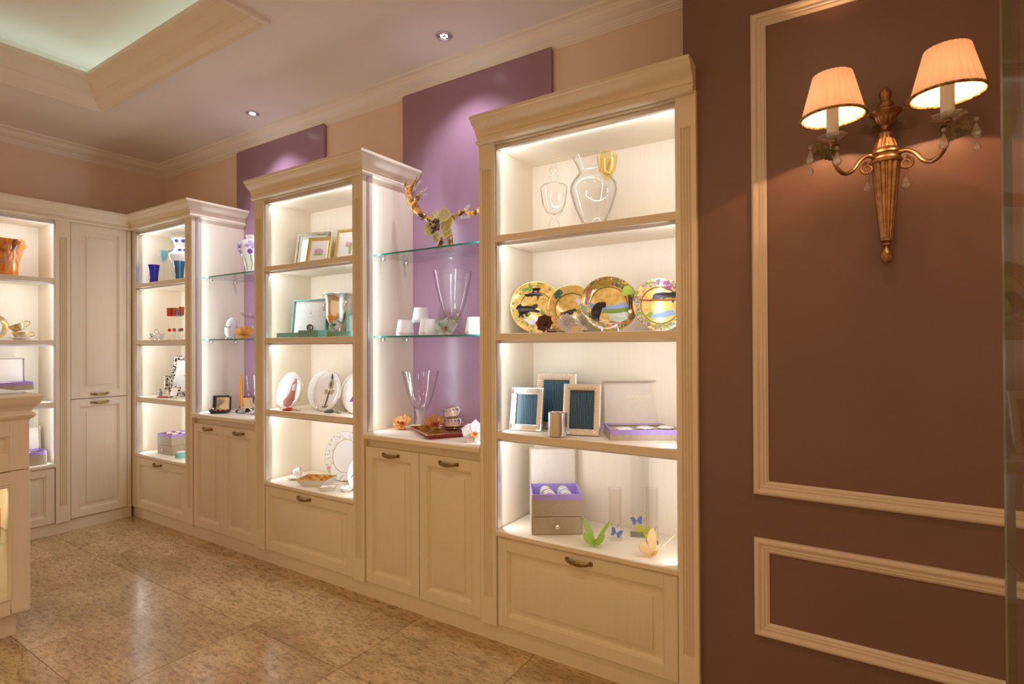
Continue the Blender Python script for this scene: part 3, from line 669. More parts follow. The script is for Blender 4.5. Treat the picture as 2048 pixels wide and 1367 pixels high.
def cup_geo(R, h, t=.003): return [(0, .002), (R*.52, .002), (R*.55, 0), (R*.62, .003), (R*.80, h*.35), (R*.93, h*.7), (R, h), (R-t, h), (R*.93-t, h*.7), (R*.78-t, h*.35), (R*.55, .007), (0, .007)]
def handle_loop(R, h, r=.0032, sg=1):
    return G().tube(spline([(sg*R*.88, 0, h*.86), (sg*(R*1.15), 0, h*1.0), (sg*(R*1.48), 0, h*.80), (sg*(R*1.40), 0, h*.45), (sg*R*.80, 0, h*.22)], 5), r, 7)
def orchid(name, label, loc, rz, pm, lipm, throat, size=.05, tilt=60, leaf=None, rx=0):
    u = thing(name, label, 'glass flower', loc, rz)
    c = T(0, 0, size*.55) @ RX(tilt)
    for k, (a, L, w) in enumerate(((0, 1, .42), (72, 1.05, .62), (144, .95, .40), (216, .95, .40), (288, 1.05, .62))):
        solid(petal_geo(G(), size*L, size*w*.9, .25, .22, X=c @ RZ(a)).obj('petal', pm, u), .003)
    g = G()
    for a in (-35, 0, 35): petal_geo(g, size*.55, size*.24, .5, .7, X=c @ T(0, 0, size*.05) @ RZ(180+a) @ RX(20))
    solid(g.obj('lip', lipm, u), .002)
    G().ball((0, 0, 0), size*.13, 10, 6, X=c @ T(0, 0, size*.14)).obj('throat', throat, u)
    if leaf:
        for a, l_ in leaf: solid(petal_geo(G(), size*l_*1.35, size*.20, .1, .10, X=T(0, .012, .003) @ RZ(a) @ RX(52)).obj('leaf', M['leafglass'], u), .003)
    G().lathe([(0, 0), (size*.35, 0), (size*.30, .004), (size*.12, size*.30), (0, size*.5)], 16).obj('foot', lipm, u)
    return u
M['leafglass'] = glassy('green glass', (.45, .78, .08), refl=1, body=.5); M['frost'] = glassy('frosted grey glass', (.72, .74, .68), rough=.3, refl=.8, body=.6)
M['orangeglass'] = glassy('orange pate de verre', (.95, .60, .20), rough=.2, refl=.8, body=.6); M['redorange'] = glassy('red orange glass', (.85, .20, .03), refl=1, body=.6)
M['whiteglass'] = glassy('white pate de verre', (.90, .85, .82), rough=.25, refl=.8, body=.6); M['yellowglass'] = glassy('yellow glass', (.9, .72, .08), refl=1, body=.5)
def footed_glass(name, label, loc, m_bowl, rim, bowl_h, total, foot_r, m_stem='glass', bands=None, group=None, stem=.004, bulge=1.0, cat='wine glass', beads=0):
    u = thing(name, label, cat, loc, group=group); zb = total-bowl_h
    pr = [(stem, zb), (rim*.45*bulge, zb+bowl_h*.12), (rim*.80*bulge, zb+bowl_h*.4), (rim*.95*bulge, zb+bowl_h*.7), (rim, total), (rim-.0015, total), (rim*.93*bulge-.0015, zb+bowl_h*.7), (rim*.78*bulge-.0015, zb+bowl_h*.42), (0, zb+bowl_h*.15)]
    G().lathe(pr, 28).obj('bowl', m_bowl, u)
    st = [(0, 0), (foot_r, 0), (foot_r, .003), (foot_r*.3, .008), (stem, .018)]
    if beads:
        n = beads; hh = (zb-.018)/n
        for k in range(n): st += [(stem*1.0, .018+hh*k), (stem*2.0, .018+hh*(k+.3)), (stem*2.2, .018+hh*(k+.5)), (stem*2.0, .018+hh*(k+.7))]
    st += [(stem, zb)]
    G().lathe(st, 20).obj('stem', m_stem, u)
    for b_ in (bands or ()):
        z0, z1, r0, r1, mm = b_; G().lathe([(r0+.0008, z0), (r1+.0008, z1)], 24).obj('colour_band', mm, u)
    return u
M['letters'] = mat('pale gold lettering', (.86, .74, .50), .6)
Z1, Z2, Z3, Z4 = 1.915, 1.453, .99, .53

# ================================================================== nearest cabinet
# top shelf
g = thing('lidded_goblet', 'clear glass goblet with a tall beaded lid on the top shelf', 'goblet', (-1.25, 2.34, Z1))
G().lathe([(0, 0), (.045, 0), (.045, .004), (.012, .012), (.010, .03), (.022, .045), (.027, .062), (.022, .080), (.010, .092), (.012, .100), (.040, .125), (.057, .165), (.061, .200), (.066, .240), (.0645, .240), (.059, .200), (.055, .167), (.036, .128), (0, .110)], 40, mod=lambda t, z, r: r*(1+.02*math.cos(8*t)) if z > .11 else r).obj('bowl', 'glass', g)
G().lathe([(.066, .241), (.059, .252), (.03, .262), (.014, .270), (.013, .285), (.024, .292), (.024, .298), (.013, .302), (.012, .310), (.020, .318), (.022, .326), (.018, .336), (.009, .342), (.015, .350), (.016, .357), (.008, .366), (.010, .372), (.010, .380), (.005, .386), (.007, .393), (.005, .400), (0, .402)], 32).obj('lid', 'glass', g)
lathe_thing('glass_vase', 'large clear glass amphora vase behind the amber goblet', 'vase', (-1.056, 2.37, Z1),
            [(0, 0), (.055, 0), (.058, .01), (.052, .02), (.058, .06), (.085, .12), (.100, .17), (.109, .205), (.106, .235), (.086, .265), (.069, .285), (.068, .30), (.080, .33), (.093, .352), (.097, .36), (.095, .362), (.078, .332), (.065, .30), (.066, .284), (.083, .263), (.103, .233), (.106, .205), (.097, .17), (.082, .122), (.055, .062), (.0, .03)], 'glass', 48)
footed_glass('amber_goblet', 'tall goblet with amber bowl and beaded clear stem', (-.937, 2.25, Z1), 'amber', .0455, .112, .315, .04, beads=6, stem=.0055, cat='goblet')
# panther plates
G3 = [(.18, .30, .05), (.55, .22, .03), (.62, .28, .35), (.35, .42, .08), (.75, .45, .10)]
pm = [gold_plate_mat('gilt plate a', [(.16, .24, .05), (.48, .16, .04), (.66, .42, .10), (.34, .09, .09), (.66, .42, .10)], 1, .36), gold_plate_mat('gilt plate b', [(.05, .16, .06), (.45, .12, .04), (.24, .12, .25), (.66, .42, .10), (.1, .2, .05)], 2.3, .38),
      gold_plate_mat('gilt plate c', [(.18, .24, .04), (.46, .16, .03), (.40, .22, .26), (.08, .18, .05), (.62, .40, .09)], 3.1, .58), gold_plate_mat('gilt plate d', [(.18, .26, .05), (.28, .07, .18), (.34, .38, .48), (.66, .46, .18), (.46, .22, .05)], 4.6, .58)]
c_blue = mat('painted blue', (.24, .34, .62), .3); c_green = mat('painted green', (.16, .30, .06), .3); c_dkgreen = mat('painted dark green', (.05, .14, .06), .3); c_pond = mat('painted pale pond', (.55, .62, .58), .3)
c_trunk = mat('painted trunk', (.42, .12, .03), .3); c_olive = mat('painted olive', (.34, .20, .03), .3); c_pink = mat('painted pink', (.72, .30, .45), .3); c_orange = mat('painted orange', (.78, .28, .03), .3); c_lime = mat('painted lime', (.42, .55, .10), .3); c_lilac = mat('painted lilac', (.62, .55, .66), .3)
a1 = (467, 787, 250)
plate('panther_plate', 'gilded plate with a striding black panther, leftmost of the row', (-1.335, 2.32, Z2), 36, 14, .132, pm[0],
      [('painted_water', c_lilac, [zp([(330, 890), (400, 900), (520, 900), (560, 920), (480, 955), (400, 950)], *a1)]),
       ('painted_leaves', c_green, [zp([(500, 830), (510, 790), (530, 820), (545, 850), (520, 870)], *a1), zp([(370, 820), (400, 815), (410, 850), (385, 880)], *a1), zp([(320, 610), (400, 590), (440, 560), (420, 610), (350, 630)], *a1)]+dots(26, 3, .72, .95, .05)),
       ('painted_flowers', c_orange, dots(26, 4, .72, .95, .035)), ('painted_blossom', c_pink, dots(12, 5, .72, .95, .035, 180, 330)),
       ('painted_branch', 'panther', [zp([(350, 655), (400, 650), (430, 635), (500, 640), (540, 665), (500, 668), (480, 715), (472, 668), (440, 668), (425, 690), (415, 668), (385, 680)], *a1)]),
       ('painted_panther', 'panther', [zp([(300, 790), (290, 812), (274, 800), (285, 775), (310, 750), (330, 752), (325, 765), (345, 770), (380, 765), (430, 768), (442, 750), (455, 752), (470, 745), (480, 765), (475, 783), (460, 786), (455, 800), (490, 810), (500, 826), (485, 835), (450, 828), (420, 822), (395, 825), (375, 840), (382, 872), (368, 875), (355, 845), (340, 850), (347, 886), (330, 886), (320, 855), (310, 886), (296, 882), (305, 845), (293, 828)], *a1),
                                       zp([(428, 602), (450, 596), (500, 594), (508, 608), (495, 615), (490, 632), (480, 632), (478, 618), (450, 620), (440, 636), (430, 633), (436, 615)], *a1)])], group='gilded panther plates')
a2 = (830, 790, 245)
plate('panther_plate', 'gilded plate with a crouching black panther, half hidden behind glass flowers', (-1.178, 2.39, Z2), 30, 14, .122, pm[1],
      [('painted_foliage', c_dkgreen, [zp([(650, 640), (700, 590), (740, 610), (740, 650), (690, 700), (660, 680)], *a2)]), ('painted_flowers', c_orange, dots(14, 6, .72, .95, .03, 120, 200)), ('painted_burst', c_lilac, [zp([(860, 700), (890, 660), (900, 690), (925, 670), (915, 710), (940, 740), (905, 735), (890, 760), (885, 725)], *a2)]),
       ('painted_grass', c_olive, [zp([(870, 800), (920, 770), (950, 790), (950, 830), (880, 830)], *a2)]),
       ('painted_panther', 'panther', [zp([(716, 822), (760, 812), (800, 795), (830, 790), (855, 781), (872, 792), (874, 810), (845, 813), (835, 842), (780, 854), (716, 852)], *a2)])], group='gilded panther plates')
a3 = (1205, 750, 272)
plate('panther_plate', 'gilded plate with a sitting black panther by a pond, largest in the row', (-.938, 2.27, Z2), 28, 12, .127, pm[2],
      [('painted_hills', c_blue, [zp([(1018, 728), (1060, 742), (1100, 750), (1200, 762), (1280, 748), (1340, 732), (1388, 750), (1388, 792), (1200, 812), (1120, 802), (1030, 792)], *a3)]),
       ('painted_meadow', c_green, [zp([(1130, 832), (1180, 795), (1280, 768), (1340, 775), (1392, 790), (1380, 832), (1250, 840)], *a3), zp([(935, 760), (985, 760), (1010, 800), (1030, 870), (970, 860), (940, 820)], *a3)]),
       ('painted_pond', c_pond, [zp([(1190, 850), (1260, 832), (1390, 826), (1375, 900), (1300, 935), (1210, 910)], *a3)]),
       ('painted_tree', c_lime, [zp([(1325, 640), (1350, 580), (1400, 568), (1440, 620), (1468, 690), (1430, 692), (1400, 660), (1345, 672)], *a3)]),
       ('painted_trunks', 'panther', [zp([(x, 660), (x+7, 660), (x+9, 800), (x+2, 800)], *a3) for x in (1388, 1408, 1428)]), ('painted_red_trunk', c_trunk, [zp([(985, 700), (1000, 620), (1030, 600), (1052, 578), (1040, 640), (1015, 680), (1010, 752), (990, 752)], *a3), zp([(1450, 690), (1478, 700), (1478, 780), (1445, 840), (1415, 840)], *a3)]),
       ('painted_canopy', c_olive, [zp([(1000, 602), (1080, 540), (1200, 500), (1258, 510), (1232, 560), (1150, 572), (1080, 592)], *a3)]),
       ('painted_blossom', c_pink, dots(26, 9, .40, .95, .022, 230, 330)+dots(10, 10, .75, .95, .03, 170, 215)), ('painted_dots', 'white', dots(16, 12, .70, .92, .014, 80, 135)), ('painted_flowers', c_orange, dots(20, 11, .55, .95, .024, 250, 345)),
       ('painted_panther', 'panther', [zp([(1128, 732), (1138, 722), (1150, 730), (1165, 724), (1176, 740), (1177, 765), (1165, 783), (1150, 778), (1138, 792), (1132, 822), (1120, 850), (1114, 880), (1114, 912), (1085, 912), (1080, 882), (1070, 902), (1045, 896), (1042, 882), (1018, 872), (1012, 838), (1022, 836), (1028, 860), (1040, 866), (1038, 812), (1055, 775), (1085, 740), (1110, 728)], *a3)])], group='gilded panther plates')
a4 = (1690, 765, 250)
plate('panther_plate', 'gilded plate with a black panther on a branch, rightmost of the row', (-.728, 2.33, Z2), 24, 12, .118, pm[3],
      [('painted_river', c_blue, [zp([(1600, 860), (1700, 830), (1800, 810), (1830, 850), (1740, 880), (1620, 890)], *a4)]), ('painted_grass', c_green, [zp([(1560, 860), (1600, 820), (1625, 840), (1600, 890)], *a4)]+dots(20, 14, .70, .95, .05, 190, 320)),
       ('painted_wisteria', mat('painted plum', (.28, .06, .20), .3), [zp([(1660, 530), (1700, 525), (1690, 570), (1675, 580)], *a4), zp([(1710, 540), (1770, 540), (1800, 600), (1770, 625), (1740, 610)], *a4)]), ('painted_blossom', c_pink, dots(14, 15, .72, .95, .028, 20, 90)), ('painted_branch', c_trunk, [zp([(1490, 697), (1560, 706), (1700, 706), (1850, 700), (1850, 722), (1700, 724), (1560, 722), (1490, 717)], *a4)]),
       ('painted_panther', 'panther', [zp([(1630, 662), (1660, 646), (1720, 640), (1780, 648), (1840, 640), (1875, 660), (1835, 682), (1812, 744), (1795, 738), (1795, 692), (1742, 697), (1732, 722), (1714, 720), (1712, 697), (1680, 706), (1645, 716), (1600, 730), (1625, 690)], *a4)])], group='gilded panther plates')
# glass flowers before the plates
def glass_flower(label, loc, rz, m, R, tilt, n=8):
    u = thing('glass_flower', label, 'glass flower', loc, rz, group='glass flowers before the panther plates'); c = T(0, 0, R*.95) @ RX(tilt)
    for k in range(n): solid(petal_geo(G(), R, R*.46, .35, .25, X=c @ RZ(k*360/n)).obj('petal', m, u), .004)
    G().ball((0, 0, 0), R*.2, 8, 5, X=c @ T(0, 0, R*.12)).obj('centre', m, u)
    G().tube([c @ Vector((0, 0, 0)), c @ Vector((0, -R*.3, -R*.7)), Vector((0, R*.9, .004)), Vector((R*.8, R*1.4, .004))], [.006, .006, .006, .004], 7).obj('stem', m, u); return u
glass_flower('brown amber glass flower lying before the striding panther plate', (-1.225, 2.20, Z2+.002), 10, 'amberdark', .044, 78)
glass_flower('honey coloured glass flower behind the clear ones', (-1.165, 2.25, Z2+.002), -20, 'amber', .048, 70)
glass_flower('round clear crystal flower with open petals facing front', (-1.112, 2.20, Z2+.002), 20, 'flowerglass', .043, 80, 10)
glass_flower('clear crystal flower turned sideways beside the sitting panther plate', (-1.052, 2.235, Z2+.002), 55, 'flowerglass', .045, 66)
# silver frames
fpv = [(0, -.008), (0, .010), (.004, .013), (.008, .011), (.020, .009), (.022, .006), (.025, .005), (.025, -.008)]
picture_frame('silver_frame', 'silver frame with beaded border and petrol silk, leftmost on its shelf', (-1.352, 2.235, Z3), 8, 10, .166, .205, .030, 'framesilver', 'moire', prof=[(0, -.008), (0, .010), (.004, .012), (.008, .010), (.011, .006), (.014, .009), (.019, .009), (.022, .006), (.025, .008), (.030, .004), (.030, -.008)], ribs=26, group='silver picture frames')
picture_frame('silver_frame', 'tall silver frame with wide ribbed border and petrol silk, at the back', (-1.255, 2.345, Z3), 14, 11, .20, .275, .036, 'framesilver', 'moire', ribs=20, group='silver picture frames')
picture_frame('silver_frame', 'silver frame with ribbed border and petrol silk beside the open lavender box', (-1.068, 2.245, Z3), 14, 11, .170, .232, .030, 'framesilver', 'moire', ribs=18, group='silver picture frames')
lathe_thing('chrome_tumbler', 'polished silver tumbler in front of the picture frames', 'tumbler', (-1.148, 2.172, Z3), [(0, 0), (.036, 0), (.041, .004), (.042, .012), (.042, .104), (.0425, .108), (.0405, .108), (.0400, .104), (.040, .006), (0, .006)], 'silver', 40)
ub, lid = case_box('gift_box', 'flat taupe gift box with lavender rim and lettered lid, beside the frames', (-.905+.167*math.cos(.54), 2.188+.167*math.sin(.54), Z3), 31, .335, .20, .046, 'taupe', 'taupe', .205, 'taupe', 6, 'greypaper', 'lavender', .02, text=(('HAVILAND', .022, .125), ('____________', .007, .114)), group='open lavender rimmed boxes')
def crumple(label, loc, rz, sc=(1, 1, 1)):
    rd = random.Random(label); g = G(); pr = [(0, 0), (.028, .0), (.036, .004), (.030, .009), (.018, .012), (0, .013)]
    return tag(g.lathe(pr, 24, mod=lambda t, z, r: r*(1+.12*math.cos(7*t)+.06*math.cos(11*t))).obj('porcelain_ornament', 'porcelain', None, loc, (0, 0, math.radians(rz))), label, 'ornament', 'white porcelain ornaments')
for k, (dx, dy, lb) in enumerate(((-.095, .075, 'left'), (0.0, .10, 'middle'), (.095, .11, 'right'))):
    p = Matrix.Rotation(math.radians(31), 4, 'Z') @ Vector((dx, dy, 0))
    crumple('white porcelain ornament lying in the lettered gift box, %s one of three' % lb, (ub.location.x+p.x, ub.location.y+p.y, Z3+.0355), 30*k)
# bottom: box with drawer
def drawer_box(label, loc, rz, w, d, h, lid_h, group='open lavender rimmed boxes'):
    u = thing('keepsake_box', label, 'gift box', loc, rz, group=group); t = .006
    box(-w/2, w/2, .004, d, 0, h*.45).obj('lower_case', 'taupe', u)
    dr = box(-w/2+.004, w/2-.004, 0, .006, .006, h*.45-.003).obj('drawer', 'taupe', u, bevel=.001); G().lathe([(0, 0), (.004, .002), (.004, .010), (.009, .013), (.010, .018), (.006, .022), (0, .023)], 14, X=T(0, 0, h*.22) @ RX(90)).obj('knob', 'chrome', dr)
    g = box(-w/2, w/2, 0, d, h*.46, h*.70); z0, z1 = h*.70, h*.86
    g.box(-w/2, w/2, 0, t, z0, z1).box(-w/2, w/2, d-t, d, z0, z1).box(-w/2, -w/2+t, t, d-t, z0, z1).box(w/2-t, w/2, t, d-t, z0, z1); g.obj('upper_case', 'taupe', u)
    g = G(); e = .0015; g.box(-w/2+e, w/2-e, e, t, z1, h).box(-w/2+e, w/2-e, d-t, d-e, z1, h).box(-w/2+e, -w/2+t, t, d-t, z1, h).box(w/2-t, w/2-e, t, d-t, z1, h)
    g.box(-w/2+t, -w/2+t+.001, t, d-t, z0, z1).box(w/2-t-.001, w/2-t, t, d-t, z0, z1).box(-w/2+t, w/2-t, d-t-.001, d-t, z0, z1); g.obj('rim', 'lavender', u)
    if lid_h:
        ld = box(-w/2, w/2, .0, .010, 0, lid_h).obj('lid', 'taupe', u, (0, d+.001, h*.86), (math.radians(-3), 0, 0)); box(-w/2+.008, w/2-.008, -.0015, 0, .008, lid_h-.008).obj('lid_lining', 'greypaper', ld)
    return u
kb = drawer_box('taupe keepsake box with drawer and raised lid on the lowest shelf', (-1.276+.115*math.cos(.576), 2.159+.115*math.sin(.576), Z4), 33, .232, .205, .185, .20)
cols = [(.45, .48, .62), (.45, .17, .10), (.55, .60, .10), (.22, .45, .50)]
for k, (dx, dy, lb) in enumerate(((-.042, .13, 'blue grey, back left'), (-.030, .066, 'russet, front left'), (.042, .13, 'lime, back right'), (.048, .066, 'turquoise, front right'))):
    p = Matrix.Rotation(math.radians(33), 4, 'Z') @ Vector((dx, dy, 0)); r_ = thing('napkin_ring', 'white banded porcelain napkin ring in the keepsake box, %s' % lb, 'napkin ring', (kb.location.x+p.x, kb.location.y+p.y, Z4+.129+.030), 33, group='napkin rings in the keepsake box')
    G().lathe([(.024, -.024), (.029, -.024), (.030, -.018), (.030, .006), (.024, .006)], 26, X=RX(90+0)).obj('white_band', 'porcelain', r_); G().lathe([(0, .0235), (.027, .0235), (.0285, .021), (.0285, .018)], 24, X=T(0, 0, 0) @ RX(90)).obj('end_cap', 'porcelain', r_); G().lathe([(.0295, .006), (.030, .010), (.030, .022), (.0285, .026), (.024, .026)], 26, X=RX(90) @ RX(180)).obj('colour_band', mat('enamel %d' % k, cols[k], .25), r_)
    pr_ = Matrix.Rotation(math.radians(33), 4, 'Z') @ Vector((-.095 if dx < 0 else .095, dy-.02, 0))
    hk = G().tube(spline([(-.012, -.02, .004), (-.012, .016, .004), (0, .026, .004), (.012, .016, .004), (.012, -.02, .004)], 5), .0022, 6).obj('wire_clip', 'chrome', None, (kb.location.x+pr_.x, kb.location.y+pr_.y, Z4+.131), (math.radians(12), 0, math.radians(33+15*(1 if dx < 0 else -1))))
    tag(hk, 'bent chrome clip lying beside the %s napkin ring' % lb.split(',')[0], 'clip', 'clips in the keepsake box')
def square_vase(label, loc, rz, w, h, marks):
    u = thing('square_vase', label, 'vase', loc, rz, group='square glass vases with butterflies'); b = .05 if h < .25 else .06; t = .006
    g = G(); n = 6; vs = []; fs = []
    def ring(a, z): vs.extend([(-a, -a, z), (a, -a, z), (a, a, z), (-a, a, z)])
    ring(w*.49, 0); ring(w*.46, h*.4); ring(w*.5, h); ring(w*.5-t, h); ring(w*.46-t, h*.4); ring(w*.36, b+.02); ring(w*.15, b)
    for k in range(6):
        for i in range(4): fs.append((k*4+i, k*4+(i+1) % 4, k*4+4+(i+1) % 4, k*4+4+i))
    fs += [(3, 2, 1, 0), (24, 25, 26, 27)]; g.add(vs, fs); g.obj('vessel', 'glass', u, ang=25)
    for x, z, c, a in marks:
        q = .026; g = G()
        for sx in (-1, 1):
            g.prism([(0, 0), (sx*q*.5, q*.75), (sx*q, q*.7), (sx*q*.9, q*.15), (sx*q*.75, -q*.15), (sx*q*.8, -q*.6), (sx*q*.35, -q*.6)], -.0008, .0008)
        g.obj('butterfly_decal', c, u, (x, -w*.49+.001, z), (0, math.radians(a), 0))
    return u
c_bb = glassy('blue film', (.30, .38, .75), refl=.5, body=.8); c_yy = glassy('lime film', (.80, .85, .05), refl=.5, body=.8)
square_vase('short clear square vase with one blue butterfly', (-.937, 2.315, Z4), 25, .056, .225, [(.004, .035, c_bb, 20)])
square_vase('tall clear square vase with blue and yellow butterflies', (-.862, 2.425, Z4), 20, .084, .37, [(-.012, .075, c_bb, -10), (.012, .035, c_yy, 20)])
square_vase('clear square vase with one yellow butterfly, at the right', (-.782, 2.36, Z4), 20, .052, .235, [(-.004, .03, c_yy, -20)])
def butterfly(label, loc, rz, wing, body, s_=.05, tilt=50):
    u = thing('glass_butterfly', label, 'glass butterfly', loc, rz, group='glass butterflies')
    up = [(0, 0), (.25, .55), (.65, .95), (1.0, 1.12), (1.04, .95), (.95, .6), (.72, .25), (.4, .02)]; lo = [(0, 0), (.4, .05), (.75, .08), (.85, -.2), (.72, -.45), (.45, -.55), (.18, -.4)]
    for sx in (-1, 1):
        X = T(0, 0, .013) @ RX(-32) @ RY(-sx*tilt) @ RX(90)
        # wings lie in a tilted plane either side of the body
        Y = T(0, 0, .014) @ RX(18) @ RY(-sx*(90-tilt))
        for nm, pts in (('upper_wing', up), ('lower_wing', lo)):
            g = G().prism([(sx*x*s_, z*s_) for x, z in pts], -.0022, .0022, X=Y @ RX(-90)); g.obj(nm, wing, u, bevel=.0015)
    G().tube([(0, -.030, .008), (0, -.018, .012), (0, .008, .014), (0, .022, .018)], [.003, .006, .0065, .004], 8).obj('body', body, u); return u
butterfly('green glass butterfly sitting before the keepsake box', (-.98, 2.195, Z4), 15, glassy('light green glass', (.62, .80, .22), refl=1, body=.55), 'leafglass', .078, 46)
butterfly('peach glass butterfly sitting before the vases', (-.722, 2.20, Z4), -20, glassy('peach glass', (.95, .78, .50), refl=1, body=.55), 'orangeglass', .078, 46)

# ================================================================== middle cabinet
p_cup = mat('printed mauve', (.52, .36, .48), .5); p_rose = mat('printed rose', (.72, .32, .48), .5); p_leaf = mat('printed leaf', (.30, .45, .15), .5); p_blue = mat('printed blue', (.30, .32, .55), .5)
M['mount'] = mat('pale green mount', (.38, .40, .33), .7); M['paper'] = mat('art paper', (.80, .78, .74), .7); M['silvergreen'] = noisy('silvered wood', (.20, .165, .10), (.30, .26, .18), 40, .4, metal=.4)
picture_frame('art_frame', 'larger silvered picture frame with pale green mount, behind the small gold one', (-3.085, 2.34, Z1), 16, 12, .25, .25, .026, 'silvergreen', 'paper', mount='mount', motif=[(.02, .135, .016, .006, p_blue)], group='framed prints on the top shelf')
picture_frame('art_frame', 'small gold picture frame with a mauve cup print', (-2.905, 2.26, Z1), 20, 14, .165, .185, .026, 'goldpaint', 'paper', motif=[(0, .088, .030, .018, p_cup), (.010, .085, .024, .012, p_rose), (0, .068, .034, .005, p_leaf)], group='framed prints on the top shelf')
picture_frame('art_frame', 'gold picture frame with a rose teapot print, partly behind the pilaster', (-2.70, 2.35, Z1), 10, 12, .27, .235, .024, 'goldpaint', 'paper', motif=[(.045, .10, .055, .05, 'porcelain'), (.03, .135, .03, .022, p_rose), (-.015, .10, .012, .040, p_leaf), (.07, .125, .026, .022, p_rose), (-.04, .13, .016, .016, p_rose), (.05, .155, .022, .010, p_leaf)], group='framed prints on the top shelf')
ub, lid = case_box('presentation_case', 'large turquoise presentation case with upright silk lined lid', (-3.02, 2.168, Z2), 2, .33, .12, .030, 'teal', 'silk', .225, 'teal', 6, 'silk', group='turquoise cases')
G().prism([(-.006, .13), (.006, .13), (.003, .142), (-.004, .142)], .0000, .0012).obj('crest', mat('grey print', (.22, .25, .22), .6), lid); box(-.03, .03, 0, .001, .112, .1135).obj('printed_line', 'taupe', lid)
ub, lid = case_box('presentation_case', 'small turquoise case holding a napkin ring, before the silver cooler', (-2.845, 2.145, Z2), 6, .165, .095, .042, 'teal', 'silk', .01, 'teal', 0, None, group='turquoise cases', inset=.004)
r_ = thing('napkin_ring', 'dark rimmed napkin ring lying on the small turquoise case', 'napkin ring', (-2.865, 2.185, Z2+.059), 30)
G().lathe([(.013, -.020), (.017, -.020), (.020, -.014), (.020, .014), (.017, .020), (.013, .020)], 24, X=RX(90)).obj('ring', 'porcelain', r_); G().lathe([(.013, .0195), (.021, .0195), (.021, .023), (.013, .023)], 24, X=RX(90)).obj('dark_rim', mat('dark bronze enamel', (.10, .07, .04), .3), r_)
ub, lid = case_box('presentation_case', 'turquoise presentation case partly behind the fluted pilaster', (-2.56, 2.16, Z2), 2, .25, .16, .030, 'teal', 'silk', .125, 'teal', 5, 'silk', group='turquoise cases')
wc = thing('wine_cooler', 'polished silver footed wine cooler with ring handles', 'wine cooler', (-2.80, 2.345, Z2))
G().lathe([(r*.74, z) for r, z in [(0, 0), (.055, 0), (.060, .006), (.056, .012), (.030, .020), (.026, .035), (.032, .045), (.060, .060), (.090, .085), (.108, .125), (.112, .17), (.110, .215), (.118, .245), (.138, .268), (.146, .272), (.144, .275), (.132, .268), (.112, .245), (.104, .215), (.106, .17), (.102, .125), (.085, .09), (0, .06)]], 48).obj('bowl', 'silver', wc)
for sg in (-1, 1): G().torus(.024, .004, 20, 6, X=T(sg*.098, -.02, .19) @ RY(90) @ RX(10)).obj('ring_handle', 'silver', wc); G().ball((sg*.086, -.02, .214), .012, 10, 6).obj('boss', 'silver', wc)
M['orangeamber'] = glassy('orange amber glass', (.97, .68, .18), refl=1, body=.15)
u = thing('cocktail_glass', 'small cocktail glass with amber cone bowl, before the wine cooler', 'cocktail glass', (-2.645, 2.155, Z2))
G().lathe([(.002, .075), (.008, .08), (.025, .125), (.024, .125), (.006, .081)], 24).obj('bowl', 'orangeamber', u); G().lathe([(0, 0), (.026, 0), (.024, .003), (.004, .006), (.0028, .02), (.0028, .075)], 18).obj('stem', 'amber', u)
# white plates with prints
aw = (205, 280, 165)
boot = [zp([(228, 165), (262, 168), (266, 230), (270, 290), (278, 350), (255, 395), (215, 415), (165, 400), (140, 365), (180, 320), (200, 285), (205, 230)], 205, 275, 160)]
c_boot = mat('printed red brown', (.38, .10, .05), .3); c_pale = mat('printed pale blue', (.55, .58, .68), .3); c_mid = mat('printed brown', (.12, .07, .05), .3); c_lace = mat('printed sepia', (.42, .34, .24), .3); c_navy = mat('printed navy', (.05, .05, .12), .3)
plate('print_plate', 'white plate printed with a red boot', (-3.115, 2.185, Z3), 2, 14, .122, 'porcelain', [('printed_boot', c_boot, boot), ('printed_laces', c_pale, [zp([(230, 180), (258, 180), (262, 270), (215, 270)], 205, 275, 160)])], group='white printed plates', flat=.5)
plate('print_plate', 'plain white plate standing behind the anchor plate', (-3.005, 2.34, Z3), 0, 12, .125, 'porcelain', [('printed_spot', c_mid, [zp([(490, 155), (500, 130), (520, 128), (510, 150)], 465, 275, 160)])], group='white printed plates', flat=.5)
ac = (575, 300, 175)
plate('print_plate', 'white plate printed with a jewelled anchor', (-2.83, 2.25, Z3), 0, 14, .126, 'porcelain',
      [('printed_wings', c_lace, [zp([(528, 290), (545, 275), (570, 290), (575, 320), (550, 328), (532, 315)], *ac), zp([(655, 285), (635, 278), (605, 290), (600, 320), (630, 326), (650, 308)], *ac), zp([(565, 225), (580, 195), (620, 195), (638, 225), (630, 265), (600, 285), (570, 265)], *ac)]),
       ('printed_anchor', c_mid, [zp([(585, 290), (602, 290), (582, 432), (604, 425), (612, 412), (612, 435), (580, 443), (545, 440), (530, 415), (545, 430), (566, 432)], *ac), zp([(580, 240), (598, 200), (612, 240), (600, 270)], *ac)]), ('printed_tip', c_navy, [zp([(582, 190), (590, 150), (600, 138), (614, 160), (616, 192)], *ac)])], group='white printed plates', flat=.5)
plate('print_plate', 'plain white plate beside the pilaster, rear one of the pair', (-2.70, 2.35, Z3), 0, 12, .122, 'porcelain', group='white printed plates', flat=.5)
plate('print_plate', 'white plate with a purple skirt print, cut off by the pilaster', (-2.578, 2.27, Z3), 0, 13, .125, 'porcelain', [('printed_skirt', mat('printed violet', (.25, .12, .35), .3), [[(-.5, -.45), (-.3, -.1), (.1, .3), (.2, -.4)]])], group='white printed plates', flat=.5)
